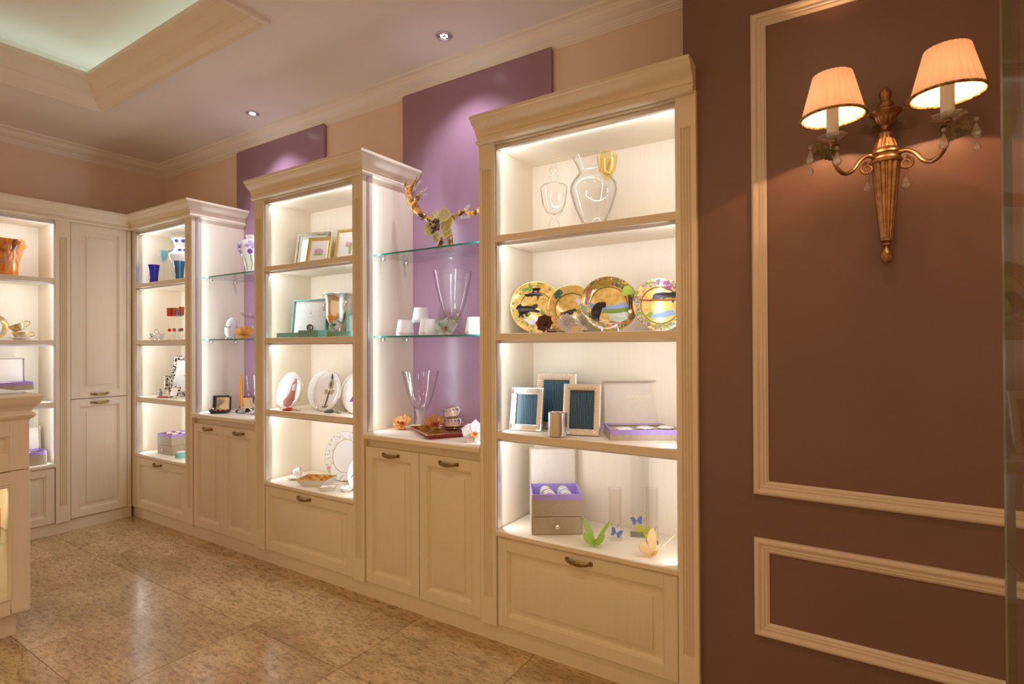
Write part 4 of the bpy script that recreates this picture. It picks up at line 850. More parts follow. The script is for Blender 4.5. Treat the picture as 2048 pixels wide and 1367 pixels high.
def tassel(label, loc, rz, m):
    u = thing('tassel_charm', label, 'charm', loc, rz, group='tassel charms on the plate shelf')
    G().tube([(-.05, 0, .004), (-.02, 0, .008), (.005, .0, .012), (.02, 0, .008)], [.004, .012, .012, .005], 8).obj('tassel', m, u); G().tube(spline([(.02, 0, .006), (.04, .015, .004), (.055, -.01, .003), (.075, .005, .003)], 5), .002, 6).obj('cord', m, u)
tassel('red tassel charm lying before the boot plate', (-3.055, 2.165, Z3), 20, 'red'); tassel('grey tassel charm lying before the anchor plate', (-2.735, 2.225, Z3), 10, mat('grey cord', (.08, .08, .08), .6))
# bottom shelf
M['floral'] = None
def floral():
    m = mat('floral porcelain', (.85, .84, .82), .12, Coat_Weight=.5); tc = N(m, 'ShaderNodeTexCoord'); vo = N(m, 'ShaderNodeTexNoise', i_Scale=55, i_Detail=3); LK(m, tc.outputs['Object'], vo.inputs['Vector'])
    r = ramp(m, vo.outputs['Fac'], [(.30, (.62, .25, .40)), (.36, (.85, .84, .82)), (.56, (.85, .84, .82)), (.61, (.42, .50, .25)), (.70, (.55, .60, .40))])
    sp = N(m, 'ShaderNodeSeparateXYZ'); LK(m, tc.outputs['Object'], sp.inputs[0]); cx = N(m, 'ShaderNodeCombineXYZ'); LK(m, sp.outputs[0], cx.inputs[0]); LK(m, sp.outputs[2], cx.inputs[1])
    ln = N(m, 'ShaderNodeVectorMath', operation='LENGTH'); LK(m, cx.outputs[0], ln.inputs[0]); mk = ramp(m, ln.outputs['Value'], [(0, (0,)*3), (.108, (0,)*3), (.110, (1,)*3)])
    gr = ramp(m, ln.outputs['Value'], [(0, (1,)*3), (.1045, (1,)*3), (.105, (.62, .36, .12)), (.1075, (.62, .36, .12)), (.108, (1,)*3)])
    mx = N(m, 'ShaderNodeMix', data_type='RGBA'); LK(m, mk.outputs[0], mx.inputs[0]); mx.inputs[6].default_value = (.85, .84, .83, 1); LK(m, r.outputs[0], mx.inputs[7])
    mu = N(m, 'ShaderNodeMix', data_type='RGBA', blend_type='MULTIPLY'); mu.inputs[0].default_value = 1; LK(m, mx.outputs[2], mu.inputs[6]); LK(m, gr.outputs[0], mu.inputs[7]); LK(m, mu.outputs[2], bsdf(m).inputs['Base Color']); return m
M['floral'] = floral()
plate('floral_plate', 'large white plate with a floral border on the lowest shelf', (-2.82, 2.385, Z4), 8, 10, .158, 'floral', [('painted_peony', c_pink, [zp([(580, 985), (600, 960), (625, 965), (625, 990), (600, 1005), (582, 1000)], 740, 880, 178)]), ('painted_leaf', c_lime, [zp([(615, 1000), (630, 992), (636, 1012), (620, 1018)], 740, 880, 178)])])
plate('bird_plate', 'white plate with a blue and orange bird, cut off by the pilaster', (-2.56, 2.28, Z4), 0, 12, .10, 'porcelain', [('painted_bird', c_blue, [[(-.75, -.45), (-.55, .0), (-.35, .3), (-.45, -.1)]]), ('painted_crest', c_orange, [[(-.6, .25), (-.45, .65), (-.25, .3)]]), ('painted_leaf', c_lime, [[(-.7, .35), (-.55, .55), (-.5, .3)]])])
u = thing('saucer', 'small fluted white saucer under the tipped cup on the lowest shelf', 'saucer', (-3.13, 2.262, Z4), 40)
G().lathe([(0, 0), (.030, 0), (.034, .003), (.060, .016), (.059, .018), (.033, .006), (0, .005)], 36, mod=lambda t, z, r: r*(1+.03*math.cos(10*t)) if r > .05 else r).obj('saucer', 'porcelain', u)
u = thing('mocha_cup', 'small white cup lying tipped on its saucer, lowest shelf', 'cup', (-3.13, 2.262, Z4+.006), 40)
cc = G().lathe(cup_geo(.032, .045), 28, X=T(-.012, 0, .034) @ RY(80)).obj('cup', 'porcelain', u); G().torus(.0315, .001, 28, 6, X=T(-.012, 0, .034) @ RY(80) @ T(0, 0, .045)).obj('gilt_rim', 'gold', cc)
handle_loop(.032, .045).obj('handle', 'porcelain', u, (-.012, 0, .034), (0, math.radians(80), 0)); 
def tray(name, label, loc, rz, w, d, h, inner, outer, mid=None, rim='gold', group=None, flare=.02):
    u = thing(name, label, 'tray', loc, rz, group=group); vs = []; fs = []
    def ring(a, b, z): vs.extend([(-a, -b, z), (a, -b, z), (a, b, z), (-a, b, z)])
    W, Dd = w/2, d/2; ring(W-flare, Dd-flare, 0); ring(W, Dd, h); ring(W-.003, Dd-.003, h); ring(W-flare-.002, Dd-flare-.002, .005)
    g = G()
    for k in range(1):
        for i in range(4): fs.append((k*4+i, k*4+(i+1) % 4, k*4+4+(i+1) % 4, k*4+4+i))
    g.add(vs[:8], fs+[(3, 2, 1, 0)]); g.obj('body', outer, u)
    G().add([vs[i] for i in range(8, 16)], [(i, (i+1) % 4, (i+1) % 4+4, i+4) for i in range(4)]+[(4, 5, 6, 7)]).obj('inside', inner, u)
    G().tube([(*p[:2], h) for p in ((-W, -Dd), (W, -Dd), (W, Dd), (-W, Dd), (-W, -Dd))], .002, 6).obj('gilt_rim', rim, u)
    if mid: box(-W+flare+.012, W-flare-.012, -Dd+flare+.012, Dd-flare-.012, .0052, .006).obj('painted_centre', mid, u)
    return u
M['trayorange'] = noisy('orange painted porcelain', (.45, .10, .02), (.55, .40, .10), 45, .15, lo=.4, hi=.6); M['traymauve'] = mat('mauve painted centre', (.48, .20, .40), .15); M['whitepaint'] = noisy('white with floral specks', (.80, .80, .80), (.45, .25, .28), 60, .15, lo=.55, hi=.75)
tray('trinket_tray', 'rectangular porcelain tray with orange and mauve inside, lowest shelf', (-2.90, 2.245, Z4), 22, .20, .15, .042, 'trayorange', 'porcelain', 'traymauve', flare=.025)
tray('trinket_tray', 'small white rectangular dish with floral specks at the shelf front', (-2.72, 2.19, Z4), 35, .095, .075, .022, 'whitepaint', 'porcelain', flare=.014)
lathe_thing('petal_dish', 'little fluted white dish half hidden by the pilaster', 'dish', (-2.60, 2.23, Z4), [(0, 0), (.022, 0), (.026, .004), (.042, .024), (.040, .025), (.024, .006), (0, .005)], 'whitepaint', 32, mod=lambda t, z, r: r*(1+.05*math.cos(8*t)) if r > .035 else r)
# ================================================================== corner cabinet
M['blueglass'] = glassy('cobalt glass', (.03, .03, .62), refl=1, edge=(.01, .01, .30), body=.35); M['tealglass'] = glassy('teal blue glass', (.06, .40, .62), refl=1, edge=(.02, .16, .35), body=.3)
M['paleteal'] = glassy('pale teal glass', (.66, .84, .88), refl=1, edge=(.25, .45, .52), body=.12)
def tumbler(label, loc, m, r, h):
    return lathe_thing('tumbler', label, 'tumbler', loc, [(0, 0), (r*.66, 0), (r*.68, .004), (r*.70, h*.3), (r*.82, h*.7), (r, h), (r-.003, h), (r*.80, h*.7), (r*.62, .012), (0, .012)], m, 24, mod=lambda t, z, q: q*(1+.035*math.cos(12*t+z*90)), group='coloured tumblers in the corner cabinet', ang=60)
tumbler('cobalt blue cut glass tumbler in the corner cabinet', (-4.925, 2.22, Z1), 'blueglass', .044, .158); tumbler('teal blue cut glass tumbler below the dotted vase', (-4.555, 2.24, Z1), 'tealglass', .042, .160)
footed_glass('stem_glass', 'pale teal stem glass behind the cobalt tumbler', (-4.905, 2.29, Z1), 'paleteal', .031, .10, .285, .034, group='pale teal stem glasses'); footed_glass('stem_glass', 'pale teal stem glass half hidden by the dotted vase', (-4.845, 2.33, Z1), 'paleteal', .031, .10, .285, .034, group='pale teal stem glasses')
u = thing('dotted_vase', 'white angular vase with blue dots on the top shelf', 'vase', (-4.735, 2.35, Z1))
G().lathe([(0, 0), (.045, 0), (.048, .01), (.060, .12), (.098, .225), (.100, .235), (.052, .298), (.050, .305), (.078, .372), (.075, .374), (.046, .305), (.090, .233), (0, .1)], 36).obj('body', 'porcelain', u, ang=25)
c_dot = mat('cobalt dots', (.05, .06, .40), .2)
for a, z, r in ((-62, .348, .070), (-120, .344, .069), (-40, .272, .075), (-95, .270, .075), (-10, .272, .075), (-20, .348, .070)):
    q = math.radians(a); G().ball((0, 0, 0), .0145, 12, 6, sc=(1, 1, .16)).obj('blue_dot', c_dot, u, (r*math.cos(q), r*math.sin(q), z), Euler((0, math.radians(100 if z > .3 else 52), q)).to_quaternion().to_euler())
u = thing('crystal_basket', 'small cut crystal basket with floral enamel', 'basket', (-4.915, 2.235, Z2))
G().lathe([(0, 0), (.035, 0), (.042, .008), (.054, .045), (.058, .055), (.055, .055), (.040, .012), (0, .008)], 24, mod=lambda t, z, r: r*(1+.05*math.cos(12*t))).obj('bowl', 'crystal', u, smooth=False); G().torus(.040, .005, 16, 6, X=T(0, 0, .050) @ RX(90), arc=PI).obj('handle', 'crystal', u, smooth=False)
G().ball((.012, -.047, .030), .012, 10, 6, sc=(1.2, .3, 1)).obj('enamel_flower', 'trayorange', u)
M['rubyglass'] = glassy('ruby glass', (.75, .06, .03), refl=1, body=.4); M['skyglass'] = glassy('sky blue glass', (.25, .50, .75), refl=1, body=.35); M['rubyamber'] = glassy('amber ruby glass', (.60, .16, .02), refl=1, body=.4)
def flute(label, loc, c1, c2):
    u = thing('champagne_flute', label, 'champagne flute', loc, group='coloured champagne flutes'); H = .262
    G().lathe([(.006, .075), (.011, .10), (.016, .15), (.0185, .195)], 20).obj('bowl', 'glass', u); G().lathe([(.0185, .195), (.020, .24), (.0195, .24), (.018, .196)], 20).obj('colour_cup', c1, u); G().lathe([(.020, .24), (.0205, H), (.0195, H), (.0195, .24)], 20).obj('gilt_band', 'rubyamber', u)
    G().ball((0, 0, .082), .014, 12, 6).obj('colour_knop', c2, u); G().lathe([(0, 0), (.027, 0), (.026, .003), (.006, .010), (.009, .03), (.005, .05), (.007, .07)], 18).obj('stem', 'crystal', u)
flute('ruby champagne flute, left front of its cluster', (-4.765, 2.265, Z2), 'rubyglass', 'rubyglass'); flute('ruby champagne flute, middle of its cluster', (-4.73, 2.285, Z2), 'rubyglass', 'rubyglass')
flute('sky blue champagne flute behind the ruby ones', (-4.735, 2.33, Z2), 'skyglass', 'skyglass'); flute('deep ruby champagne flute next to the pilaster', (-4.565, 2.26, Z2), 'rubyamber', 'rubyamber')
M['pierced'] = noisy('pierced silver', (.03, .02, .02), (.80, .76, .68), 75, .25, lo=.45, hi=.50, metal=.8)
picture_frame('ornate_frame', 'ornate pierced silver photo frame in the corner cabinet', (-4.74, 2.33, Z3), 20, 13, .24, .34, .042, 'pierced', 'paper', motif=[(.03, .17, .03, .004, p_blue)])
u = thing('pierced_beaker', 'pierced silver beaker on a foot, before the ornate frame', 'beaker', (-4.79, 2.27, Z3)); G().lathe([(0, .055), (.028, .055), (.031, .06), (.032, .17), (.029, .17), (.028, .06)], 28).obj('beaker', 'pierced', u); G().lathe([(0, 0), (.024, 0), (.022, .006), (.008, .012), (.007, .045), (.02, .055)], 20).obj('foot', 'silver', u)
picture_frame('ornate_frame', 'tiny square pierced silver frame standing before the beaker', (-4.64, 2.235, Z3), 25, 12, .088, .095, .018, 'pierced', 'silver')
lathe_thing('small_bottle', 'tiny grey glass bottle at the left of the frames', 'bottle', (-4.93, 2.27, Z3), [(0, 0), (.014, 0), (.015, .004), (.015, .032), (.008, .040), (.008, .05), (.010, .052), (.010, .058), (0, .06)], mat('grey glass', (.30, .32, .36), .15), 16)
u = thing('red_pen', 'red pen with a fine cord lying on the shelf', 'pen', (-4.72, 2.20, Z3), 25); G().tube([(-.06, 0, .006), (-.04, 0, .007), (.03, 0, .007), (.05, 0, .005)], [.004, .007, .007, .003], 10).obj('barrel', 'red', u); G().tube(spline([(.05, 0, .005), (.07, .02, .004), (.09, 0, .003), (.11, .01, .003)], 4), .0016, 5).obj('cord', 'taupe', u)
kb2 = drawer_box('taupe keepsake box with red patterned rings inside, corner cabinet', (-4.745, 2.215, Z4), 3, .205, .19, .165, 0)
M['redwhite'] = noisy('red on white enamel', (.82, .80, .78), (.55, .05, .06), 70, .2, lo=.50, hi=.54)
for k, (dx, dy) in enumerate(((-.045, .05), (-.04, .12), (.045, .05), (.05, .12))):
    o = G().lathe([(.020, -.026), (.026, -.026), (.027, 0), (.026, .026), (.020, .026)], 22, X=RX(90)).obj('napkin_ring', 'redwhite', None, (-4.745+dx, 2.215+dy, Z4+.116+.029), (0, 0, .3))
    tag(o, 'red patterned white napkin ring in the corner cabinet box, %s' % ('front left', 'back left', 'front right', 'back right')[k], 'napkin ring', 'red patterned napkin rings')
u = thing('round_box', 'small round turquoise box beside the keepsake box', 'round box', (-4.50, 2.225, Z4)); G().lathe([(0, 0), (.042, 0), (.042, .030), (0, .030)], 28).obj('base', 'teal', u); G().lathe([(.0445, .024), (.0445, .044), (.040, .046), (0, .046)], 28).obj('lid', 'teal', u); G().lathe([(0, .0462), (.032, .0462), (.032, .0468), (0, .0468)], 24).obj('label_disc', 'white', u)

# ================================================================== left wall cabinet and island top
def orange_vase():
    m = mat('orange pate de verre vase', (.75, .26, .02), .22, Coat_Weight=.4); co = coords(m, (1, 1, .55)); n = N(m, 'ShaderNodeTexNoise', i_Scale=11, i_Detail=2, i_Distortion=1.4); LK(m, co, n.inputs['Vector'])
    r = ramp(m, n.outputs['Fac'], [(.30, (.16, .035, .03)), (.40, (.62, .17, .015)), (.52, (.78, .28, .02)), (.60, (.55, .22, .10)), (.72, (.62, .30, .16))]); LK(m, r.outputs[0], bsdf(m).inputs['Base Color']); bump(m, n.outputs['Fac'], .8, .02)
    bsdf(m).inputs['Subsurface Weight'].default_value = .0; return m
M['orangevase'] = orange_vase()
u = thing('sculpted_vase', 'big orange sculpted glass vase on the top shelf of the left cabinet', 'vase', (-5.25, 1.345, Z1), 20)
G().lathe([(0, 0), (.098, 0), (.102, .01), (.106, .08), (.114, .16), (.124, .22), (.132, .262), (.126, .266), (.116, .22), (.098, .03), (0, .03)], 64, mod=lambda t, z, r: r*(1+.035*math.sin(3*t+z*22)+.03*math.cos(5*t-z*30))).obj('vessel', 'orangevase', u, ang=60)
for a, z in ((75, .235), (20, .245), (130, .24), (190, .24), (-60, .24), (-120, .245)):
    q = math.radians(a); G().ball((0, 0, 0), .034, 14, 8, sc=(.7, 1.2, .75)).obj('carved_fold', 'orangevase', u, (.127*math.cos(q), .127*math.sin(q), z), (.3, .2, q))
M['goldcup'] = noisy('gilt and blue banded porcelain', (.72, .46, .12), (.40, .45, .52), 60, .2, lo=.52, hi=.58, metal=.35)
u = thing('saucer', 'white saucer under the stacked gilt teacups in the left cabinet', 'saucer', (-5.19, 1.445, Z2), 75)
G().lathe([(0, 0), (.035, 0), (.040, .004), (.074, .018), (.073, .020), (.038, .008), (0, .006)], 36).obj('saucer', 'porcelain', u)
u = thing('teacup', 'gilt banded teacup standing on the saucer, lower of two', 'teacup', (-5.19, 1.445, Z2+.009), 75, group='gilt banded teacups')
c1 = G().lathe(cup_geo(.050, .050), 32).obj('cup', 'goldcup', u); handle_loop(.050, .050).obj('handle', 'gold', c1)
u = thing('teacup', 'gilt banded teacup tilted on top of another, upper of two', 'teacup', (-5.19, 1.445, Z2+.064), 75, group='gilt banded teacups')
c2 = G().lathe(cup_geo(.050, .050), 32).obj('cup', 'goldcup', u, (-.006, 0, .006), (0, math.radians(-24), 0)); handle_loop(.050, .050).obj('handle', 'gold', c2)
M['giltrim'] = None
plate('gilt_plate', 'white plate with wide gilt and blue rim behind the stacked cups', (-5.34, 1.315, Z2), 75, 12, .098, 'goldcup', [('white_well', 'porcelain', [[(.66*math.cos(k*PI/16), .66*math.sin(k*PI/16)) for k in range(32)]])])
ub, lid = case_box('gift_box', 'flat taupe box with lavender rim standing open on a clear riser, left cabinet', (-5.13, 1.355, 1.0905), 88, .29, .20, .058, 'taupe', 'lavender', .185, 'taupe', 5, 'greypaper', 'lavender', .022, group='open lavender rimmed boxes', inset=.03)
tag(box(-5.30, -5.16, 1.25, 1.46, Z3+.0005, 1.090).obj('acrylic_riser', 'shelfglass', bevel=.002), 'clear acrylic riser under the open box in the left cabinet', 'display block')
lathe_thing('white_bowl', 'white porcelain bowl lying in the box raised on the clear riser', 'bowl', (-5.22, 1.36, 1.0905+.0285), [(0, .032), (.03, .030), (.06, .018), (.075, 0), (.072, 0), (.056, .015), (0, .028)], 'porcelain', 32)
ub, lid = case_box('gift_box', 'deep taupe box with lavender rim on the lowest shelf of the left cabinet', (-5.13, 1.425, Z4), 84, .30, .20, .10, 'taupe', 'lavender', .185, 'taupe', 6, 'greypaper', 'lavender', .022, group='open lavender rimmed boxes', inset=.03)
lathe_thing('white_bowl', 'white porcelain bowl lying in the deep box of the left cabinet', 'bowl', (-5.21, 1.44, Z4+.071), [(0, .042), (.03, .040), (.06, .026), (.078, 0), (.075, 0), (.058, .022), (0, .038)], 'porcelain', 32)

# ================================================================== niche next to the corner
N1 = (-4.148, -3.368)
def iris_mat():
    m = mat('painted iris porcelain', (.84, .83, .82), .12, Coat_Weight=.5); return m
u = thing('iris_vase', 'white porcelain vase painted with purple irises on the upper glass shelf', 'vase', (-3.765, 2.365, 1.916), 0)
pv = [(0, 0), (.048, 0), (.050, .01), (.046, .03), (.056, .08), (.078, .14), (.096, .19), (.097, .22), (.080, .250), (.050, .262), (.042, .272), (.046, .288), (.050, .292), (.047, .293), (.038, .274), (.05, .25), (0, .2)]
G().lathe(pv, 44).obj('body', 'porcelain', u)
def vr(z):
    for (r0, z0), (r1, z1) in zip(pv, pv[1:14]):
        if z0 <= z <= z1: return r0+(r1-r0)*(z-z0)/(z1-z0+1e-9)
    return .05
c_iris = mat('iris purple', (.22, .07, .42), .2); c_irisl = mat('iris lilac', (.50, .36, .66), .2); c_stem = mat('iris leaf green', (.28, .42, .06), .2)
def on_vase(polys, m, nm, off):
    g = G()
    for pts in polys:
        vs = [((vr(z)+off)*math.cos(math.radians(a)), (vr(z)+off)*math.sin(math.radians(a)), z) for a, z in pts]; tr = tessellate_polygon([[Vector((a, z*400, 0)) for a, z in pts]]); g.add(vs, [tuple(t) for t in tr])
    g.obj(nm, m, u, smooth=False)
def blob(a, z, da, dz, n=10): return [(a+da*math.cos(2*PI*k/n), z+dz*math.sin(2*PI*k/n)) for k in range(n)]
st = [(a0+dx, z) for a0 in () for dx, z in ()]
for a0 in (-100, -40, 20, 80, 150, 220):
    on_vase([[(a0-8+2*k, .04+.0) if k == 0 else (a0-8+2*k+6*math.sin(k), .04+.02*k) for k in range(6)]+[(a0-2+2*k+6*math.sin(k), .04+.02*k) for k in range(5, -1, -1)], [(a0+18, .03), (a0+24, .10), (a0+20, .17), (a0+28, .10), (a0+24, .03)]], c_stem, 'painted_leaf', .0035)
    on_vase([blob(a0-4, .165, 11, .018)], c_iris, 'painted_iris', .004); on_vase([blob(a0-14, .205, 10, .014), blob(a0+8, .215, 12, .016), blob(a0-4, .235, 8, .012)], c_irisl, 'painted_iris', .0045); on_vase([blob(a0+10, .195, 7, .010)], c_iris, 'painted_iris', .005)
u = thing('egg_box', 'white egg shaped porcelain box with green rim, lid ajar', 'porcelain box', (-4.015, 2.345, 1.454), 0)
G().lathe([(0, .012), (.028, .014), (.042, .040), (.045, .065), (.042, .090), (.040, .090), (.042, .065), (0, .03)], 28).obj('bowl', 'bisque', u); G().lathe([(.043, .088), (.047, .092), (.043, .098), (.038, .094)], 28, mod=lambda t, z, r: r*(1+.06*math.cos(9*t))).obj('leaf_rim', mat('green gilt rim', (.10, .28, .10), .25), u)
G().lathe([(.041, 0), (.039, .025), (.028, .052), (.012, .066), (0, .069)], 28).obj('lid', 'bisque', u, (.008, 0, .094), (0, math.radians(10), 0)); 
for k in range(3): q = k*2.1; G().ball((.03*math.cos(q), .03*math.sin(q), .007), .009, 8, 5).obj('foot', 'bisque', u)
G().torus(.041, .003, 20, 6, X=T(.006, -.002, .098) @ RX(80), arc=PI).obj('gilt_band', 'gold', u)
orchid('orange_orchid', 'orange and yellow glass orchid on the lower glass shelf', (-3.80, 2.32, 1.454), 50, 'orangeglass', 'yellowglass', 'redorange', .068, 55)
u = thing('glass_compote', 'clear footed glass dish above the orange orchid', 'compote', (-3.86, 2.425, 1.454)); G().lathe([(0, 0), (.04, 0), (.038, .004), (.008, .012), (.007, .12), (.012, .150), (.05, .162), (.088, .180), (.090, .195), (.087, .195), (.05, .168), (0, .158)], 36, mod=lambda t, z, r: r*(1+.04*math.cos(4*t)) if r > .045 else r).obj('dish', 'glass', u)
M['mirror'] = mat('vanity mirror', (.75, .73, .74), .05, 1); M['rouge'] = mat('rouge powder', (.45, .10, .06), .6)
def compact(label, loc, rz, s_=.10, balls=3, m='rouge'):
    u, lid = case_box('compact_case', label, loc, rz, s_, s_*.8, .016, 'black', 'black', s_*.95, 'black', 6, 'mirror', group='black mirrored cases', inset=.004, cat='case')
    for k in range(balls): G().ball((-s_*.3+s_*.3*k, s_*.4, .017), s_*.12, 10, 6, sc=(1, 1, .6)).obj('rouge_pan', m, u)
CZ = CT+.0005
compact('black mirrored case standing open, frontmost of the three', (-3.905, 2.185, CZ), 42, .108); compact('black mirrored case half hidden behind the frontmost one', (-4.035, 2.245, CZ), 42, .105, 3, 'goldpaint'); compact('black mirrored case behind the orange candle', (-3.83, 2.325, CZ), 40, .10, 2, 'goldpaint')
def star_geo(R, h, n=7, seed=1):
    rd = random.Random(seed); g = G()
    for k in range(n*3):
        a = rd.uniform(0, 2*PI); e = rd.uniform(.1, 1.2); L = R*rd.uniform(.6, 1.0); d = Vector((math.cos(a)*math.cos(e), math.sin(a)*math.cos(e), math.sin(e)*h/R)); g.tube([(0, 0, .008), d*L*.6+Vector((0, 0, .006)), d*L+Vector((0, 0, .006))], [.006, .008, .002], 5)
    return g
u = thing('candlestick', 'crystal candlestick carrying a tall orange taper', 'candlestick', (-3.765, 2.275, CZ)); star_geo(.040, .035, 5, 3).obj('crystal_burst', 'flowerglass', u, smooth=False); G().lathe([(0, 0), (.03, 0), (.03, .006), (.012, .012), (.012, .05), (.017, .056), (.017, .066), (.010, .066)], 14).obj('holder', 'crystal', u)
tag(G().lathe([(0, 0), (.0125, 0), (.0118, .10), (.0095, .20), (.006, .222), (0, .228)], 16).obj('taper_candle', mat('orange wax', (.80, .30, .02), .45, Subsurface_Weight=.2), None, (-3.765, 2.275, CZ+.055), (0, math.radians(-2), 0)), 'tall orange taper candle in the crystal candlestick', 'candle')
u = thing('crystal_vase', 'clear vase with crystal shards around its foot, beside the pilaster', 'vase', (-3.63, 2.30, CZ)); G().lathe([(0, .03), (.02, .04), (.045, .13), (.055, .20), (.060, .275), (.058, .275), (.05, .19), (0, .06)], 28, mod=lambda t, z, r: r*(1+.05*math.cos(6*t))).obj('vessel', 'glass', u); star_geo(.065, .12, 9, 8).obj('crystal_burst', 'flowerglass', u, smooth=False); G().lathe([(0, 0), (.04, 0), (.04, .01), (.015, .03), (.015, .045), (0, .05)], 16).obj('foot', 'crystal', u)

# ================================================================== niche beside the nearest cabinet
GZ1, GZ2 = 1.9155, 1.4535
M['vine'] = noisy('amber brown glass', (.07, .025, .012), (.62, .30, .05), 26, .14, lo=.38, hi=.56, Coat_Weight=.6); M['vineclear'] = glassy('milky glass tips', (.88, .84, .84), refl=1.4, body=.35, edge=(.6, .55, .55)); M['vineleaf'] = glassy('yellow green frosted leaf', (.80, .74, .34), rough=.25, refl=.8, body=.7)
M['grape'] = mat('dark amber grapes', (.05, .022, .012), .08, Coat_Weight=1); M['grapegreen'] = mat('olive grapes', (.34, .32, .02), .15, Coat_Weight=.6)
u = thing('grapevine_sculpture', 'amber glass grapevine sculpture with dark grapes on the upper glass shelf', 'sculpture', (-1.96, 2.36, GZ1))
def V3(x, z, y=0): return (x+1.96, y, z-GZ1)
def gnarl(pts, rad, nm, m, seed, amp=.25):
    rd = random.Random(seed); P = spline(pts, 6); n = len(P); R = [(rad[0]+(rad[1]-rad[0])*i/(n-1))*(1+rd.uniform(-amp, amp)) for i in range(n)]
    P = [p+Vector((rd.uniform(-.003, .003), rd.uniform(-.003, .003), rd.uniform(-.003, .003))) for p in P]; return G().tube(P, R, 10).obj(nm, m, u, ang=80)
gnarl([V3(-1.99, 2.06), V3(-2.05, 2.105, -.01), V3(-2.105, 2.140, -.02), V3(-2.155, 2.19, -.02), V3(-2.185, 2.24, -.02), V3(-2.20, 2.285, -.02)], (.020, .024), 'vine_branch', 'vine', 1)
gnarl([V3(-2.20, 2.275, -.02), V3(-2.212, 2.315, -.02), V3(-2.225, 2.345, -.02)], (.015, .009), 'vine_twig', 'vine', 2); gnarl([V3(-2.195, 2.28, -.02), V3(-2.170, 2.315, -.02), V3(-2.150, 2.342, -.02), V3(-2.132, 2.356, -.02)], (.012, .006), 'vine_twig', 'vine', 3)
gnarl([V3(-2.165, 2.20, -.02), V3(-2.125, 2.228, -.03), V3(-2.100, 2.258, -.03)], (.016, .010), 'vine_twig', 'vine', 4); gnarl([V3(-2.105, 2.252, -.03), V3(-2.080, 2.262, -.03), V3(-2.050, 2.285, -.03)], (.009, .005), 'clear_twig', 'vineclear', 5); gnarl([V3(-2.095, 2.255, -.03), V3(-2.05, 2.245, -.03)], (.008, .006), 'clear_twig', 'vineclear', 6); gnarl([V3(-2.160, 2.285, -.01), V3(-2.135, 2.315, -.01), V3(-2.110, 2.335, -.01)], (.012, .010), 'clear_twig', 'vineclear', 7)
gnarl([V3(-1.925, 2.06), V3(-1.875, 2.095, -.01), V3(-1.835, 2.112, -.01), V3(-1.80, 2.122, -.01), V3(-1.765, 2.10, -.01), V3(-1.72, 2.105, -.01), V3(-1.70, 2.125, -.01)], (.014, .012), 'vine_branch', 'vine', 8); gnarl([V3(-1.85, 2.09, -.02), V3(-1.81, 2.085, -.02), V3(-1.76, 2.085, -.02)], (.012, .010), 'clear_twig', 'vineclear', 9); gnarl([V3(-1.79, 2.12, -.01), V3(-1.775, 2.145, -.01)], (.012, .010), 'clear_twig', 'vineclear', 10)
gnarl([V3(-1.95, 2.06), V3(-1.958, 2.0), V3(-1.985, 1.955), V3(-2.005, 1.925)], (.014, .017), 'vine_leg', 'vine', 11); gnarl([V3(-1.925, 2.06), V3(-1.905, 2.0), V3(-1.90, 1.925)], (.012, .013), 'vine_leg', 'vine', 12); gnarl([V3(-1.94, 2.03, .01), V3(-1.938, 1.925, .01)], (.018, .024), 'clear_leg', 'vineclear', 13, .1)
for x, z, r_, a in ((-1.985, 2.10, .040, 10), (-1.915, 2.105, .040, 70), (-2.02, 2.045, .038, 150), (-1.893, 2.055, .044, 30), (-1.90, 2.010, .034, 100), (-1.965, 2.07, .034, 0)):
    pr = [(0, .004), (r_*.5, .002), (r_, .010), (r_*.98, .0125), (r_*.5, .006), (0, .007)]; G().lathe(pr, 72, mod=lambda t, z_, q, aa=a: q*(1+.09*math.cos(3*t+aa)+.05*math.cos(7*t+aa)+.035*math.cos(17*t))).obj('vine_leaf', 'vineleaf', u, (x+1.96, -.032 if r_ > .036 else -.04, z-GZ1), (math.radians(80), 0, math.radians(-12+a*.2)))
rd = random.Random(5); gd_, gg_ = G(), G()
for k in range(44):
    q = rd.random(); z = 2.085-.115*q; w_ = .030*(1-.75*q); x = -1.972+.012*q+rd.uniform(-w_, w_); (gd_ if q < .62 else gg_).ball((x+1.96, -.058+rd.uniform(-.012, .008), z-GZ1), .0078, 8, 5)
gd_.obj('grape_cluster', 'grape', u)['kind'] = 'stuff'; gg_.obj('unripe_grapes', 'grapegreen', u)['kind'] = 'stuff'
box(-.072, .062, -.035, .04, 0, .012).obj('base', 'vineclear', u, bevel=.004)
def votive(label, loc):
    u = thing('votive', label, 'votive', loc, group='white porcelain votives')
    G().lathe([(0, 0), (.046, 0), (.051, .008), (.0515, .016), (.0505, .018), (.0395, .087), (.038, .089), (.036, .087), (.047, .02), (0, .01)], 36).obj('cup', 'bisque', u)
    G().lathe([(.0518, .015), (.0524, .017), (.0518, .019)], 36).obj('foot_ring', 'bisque', u)
votive('white porcelain votive, leftmost on the lower glass shelf', (-2.175, 2.285, GZ2)); votive('white porcelain votive raised on a clear block at the back', (-2.160, 2.40, GZ2+.0755)); votive('white porcelain votive left of the grey orchid', (-2.005, 2.285, GZ2)); votive('white porcelain votive beside the pilaster, right of the grey orchid', (-1.672, 2.265, GZ2))
tag(box(-2.20, -2.12, 2.36, 2.44, GZ2, GZ2+.075).obj('acrylic_block', 'shelfglass', bevel=.002), 'clear acrylic block under the raised votive', 'display block')
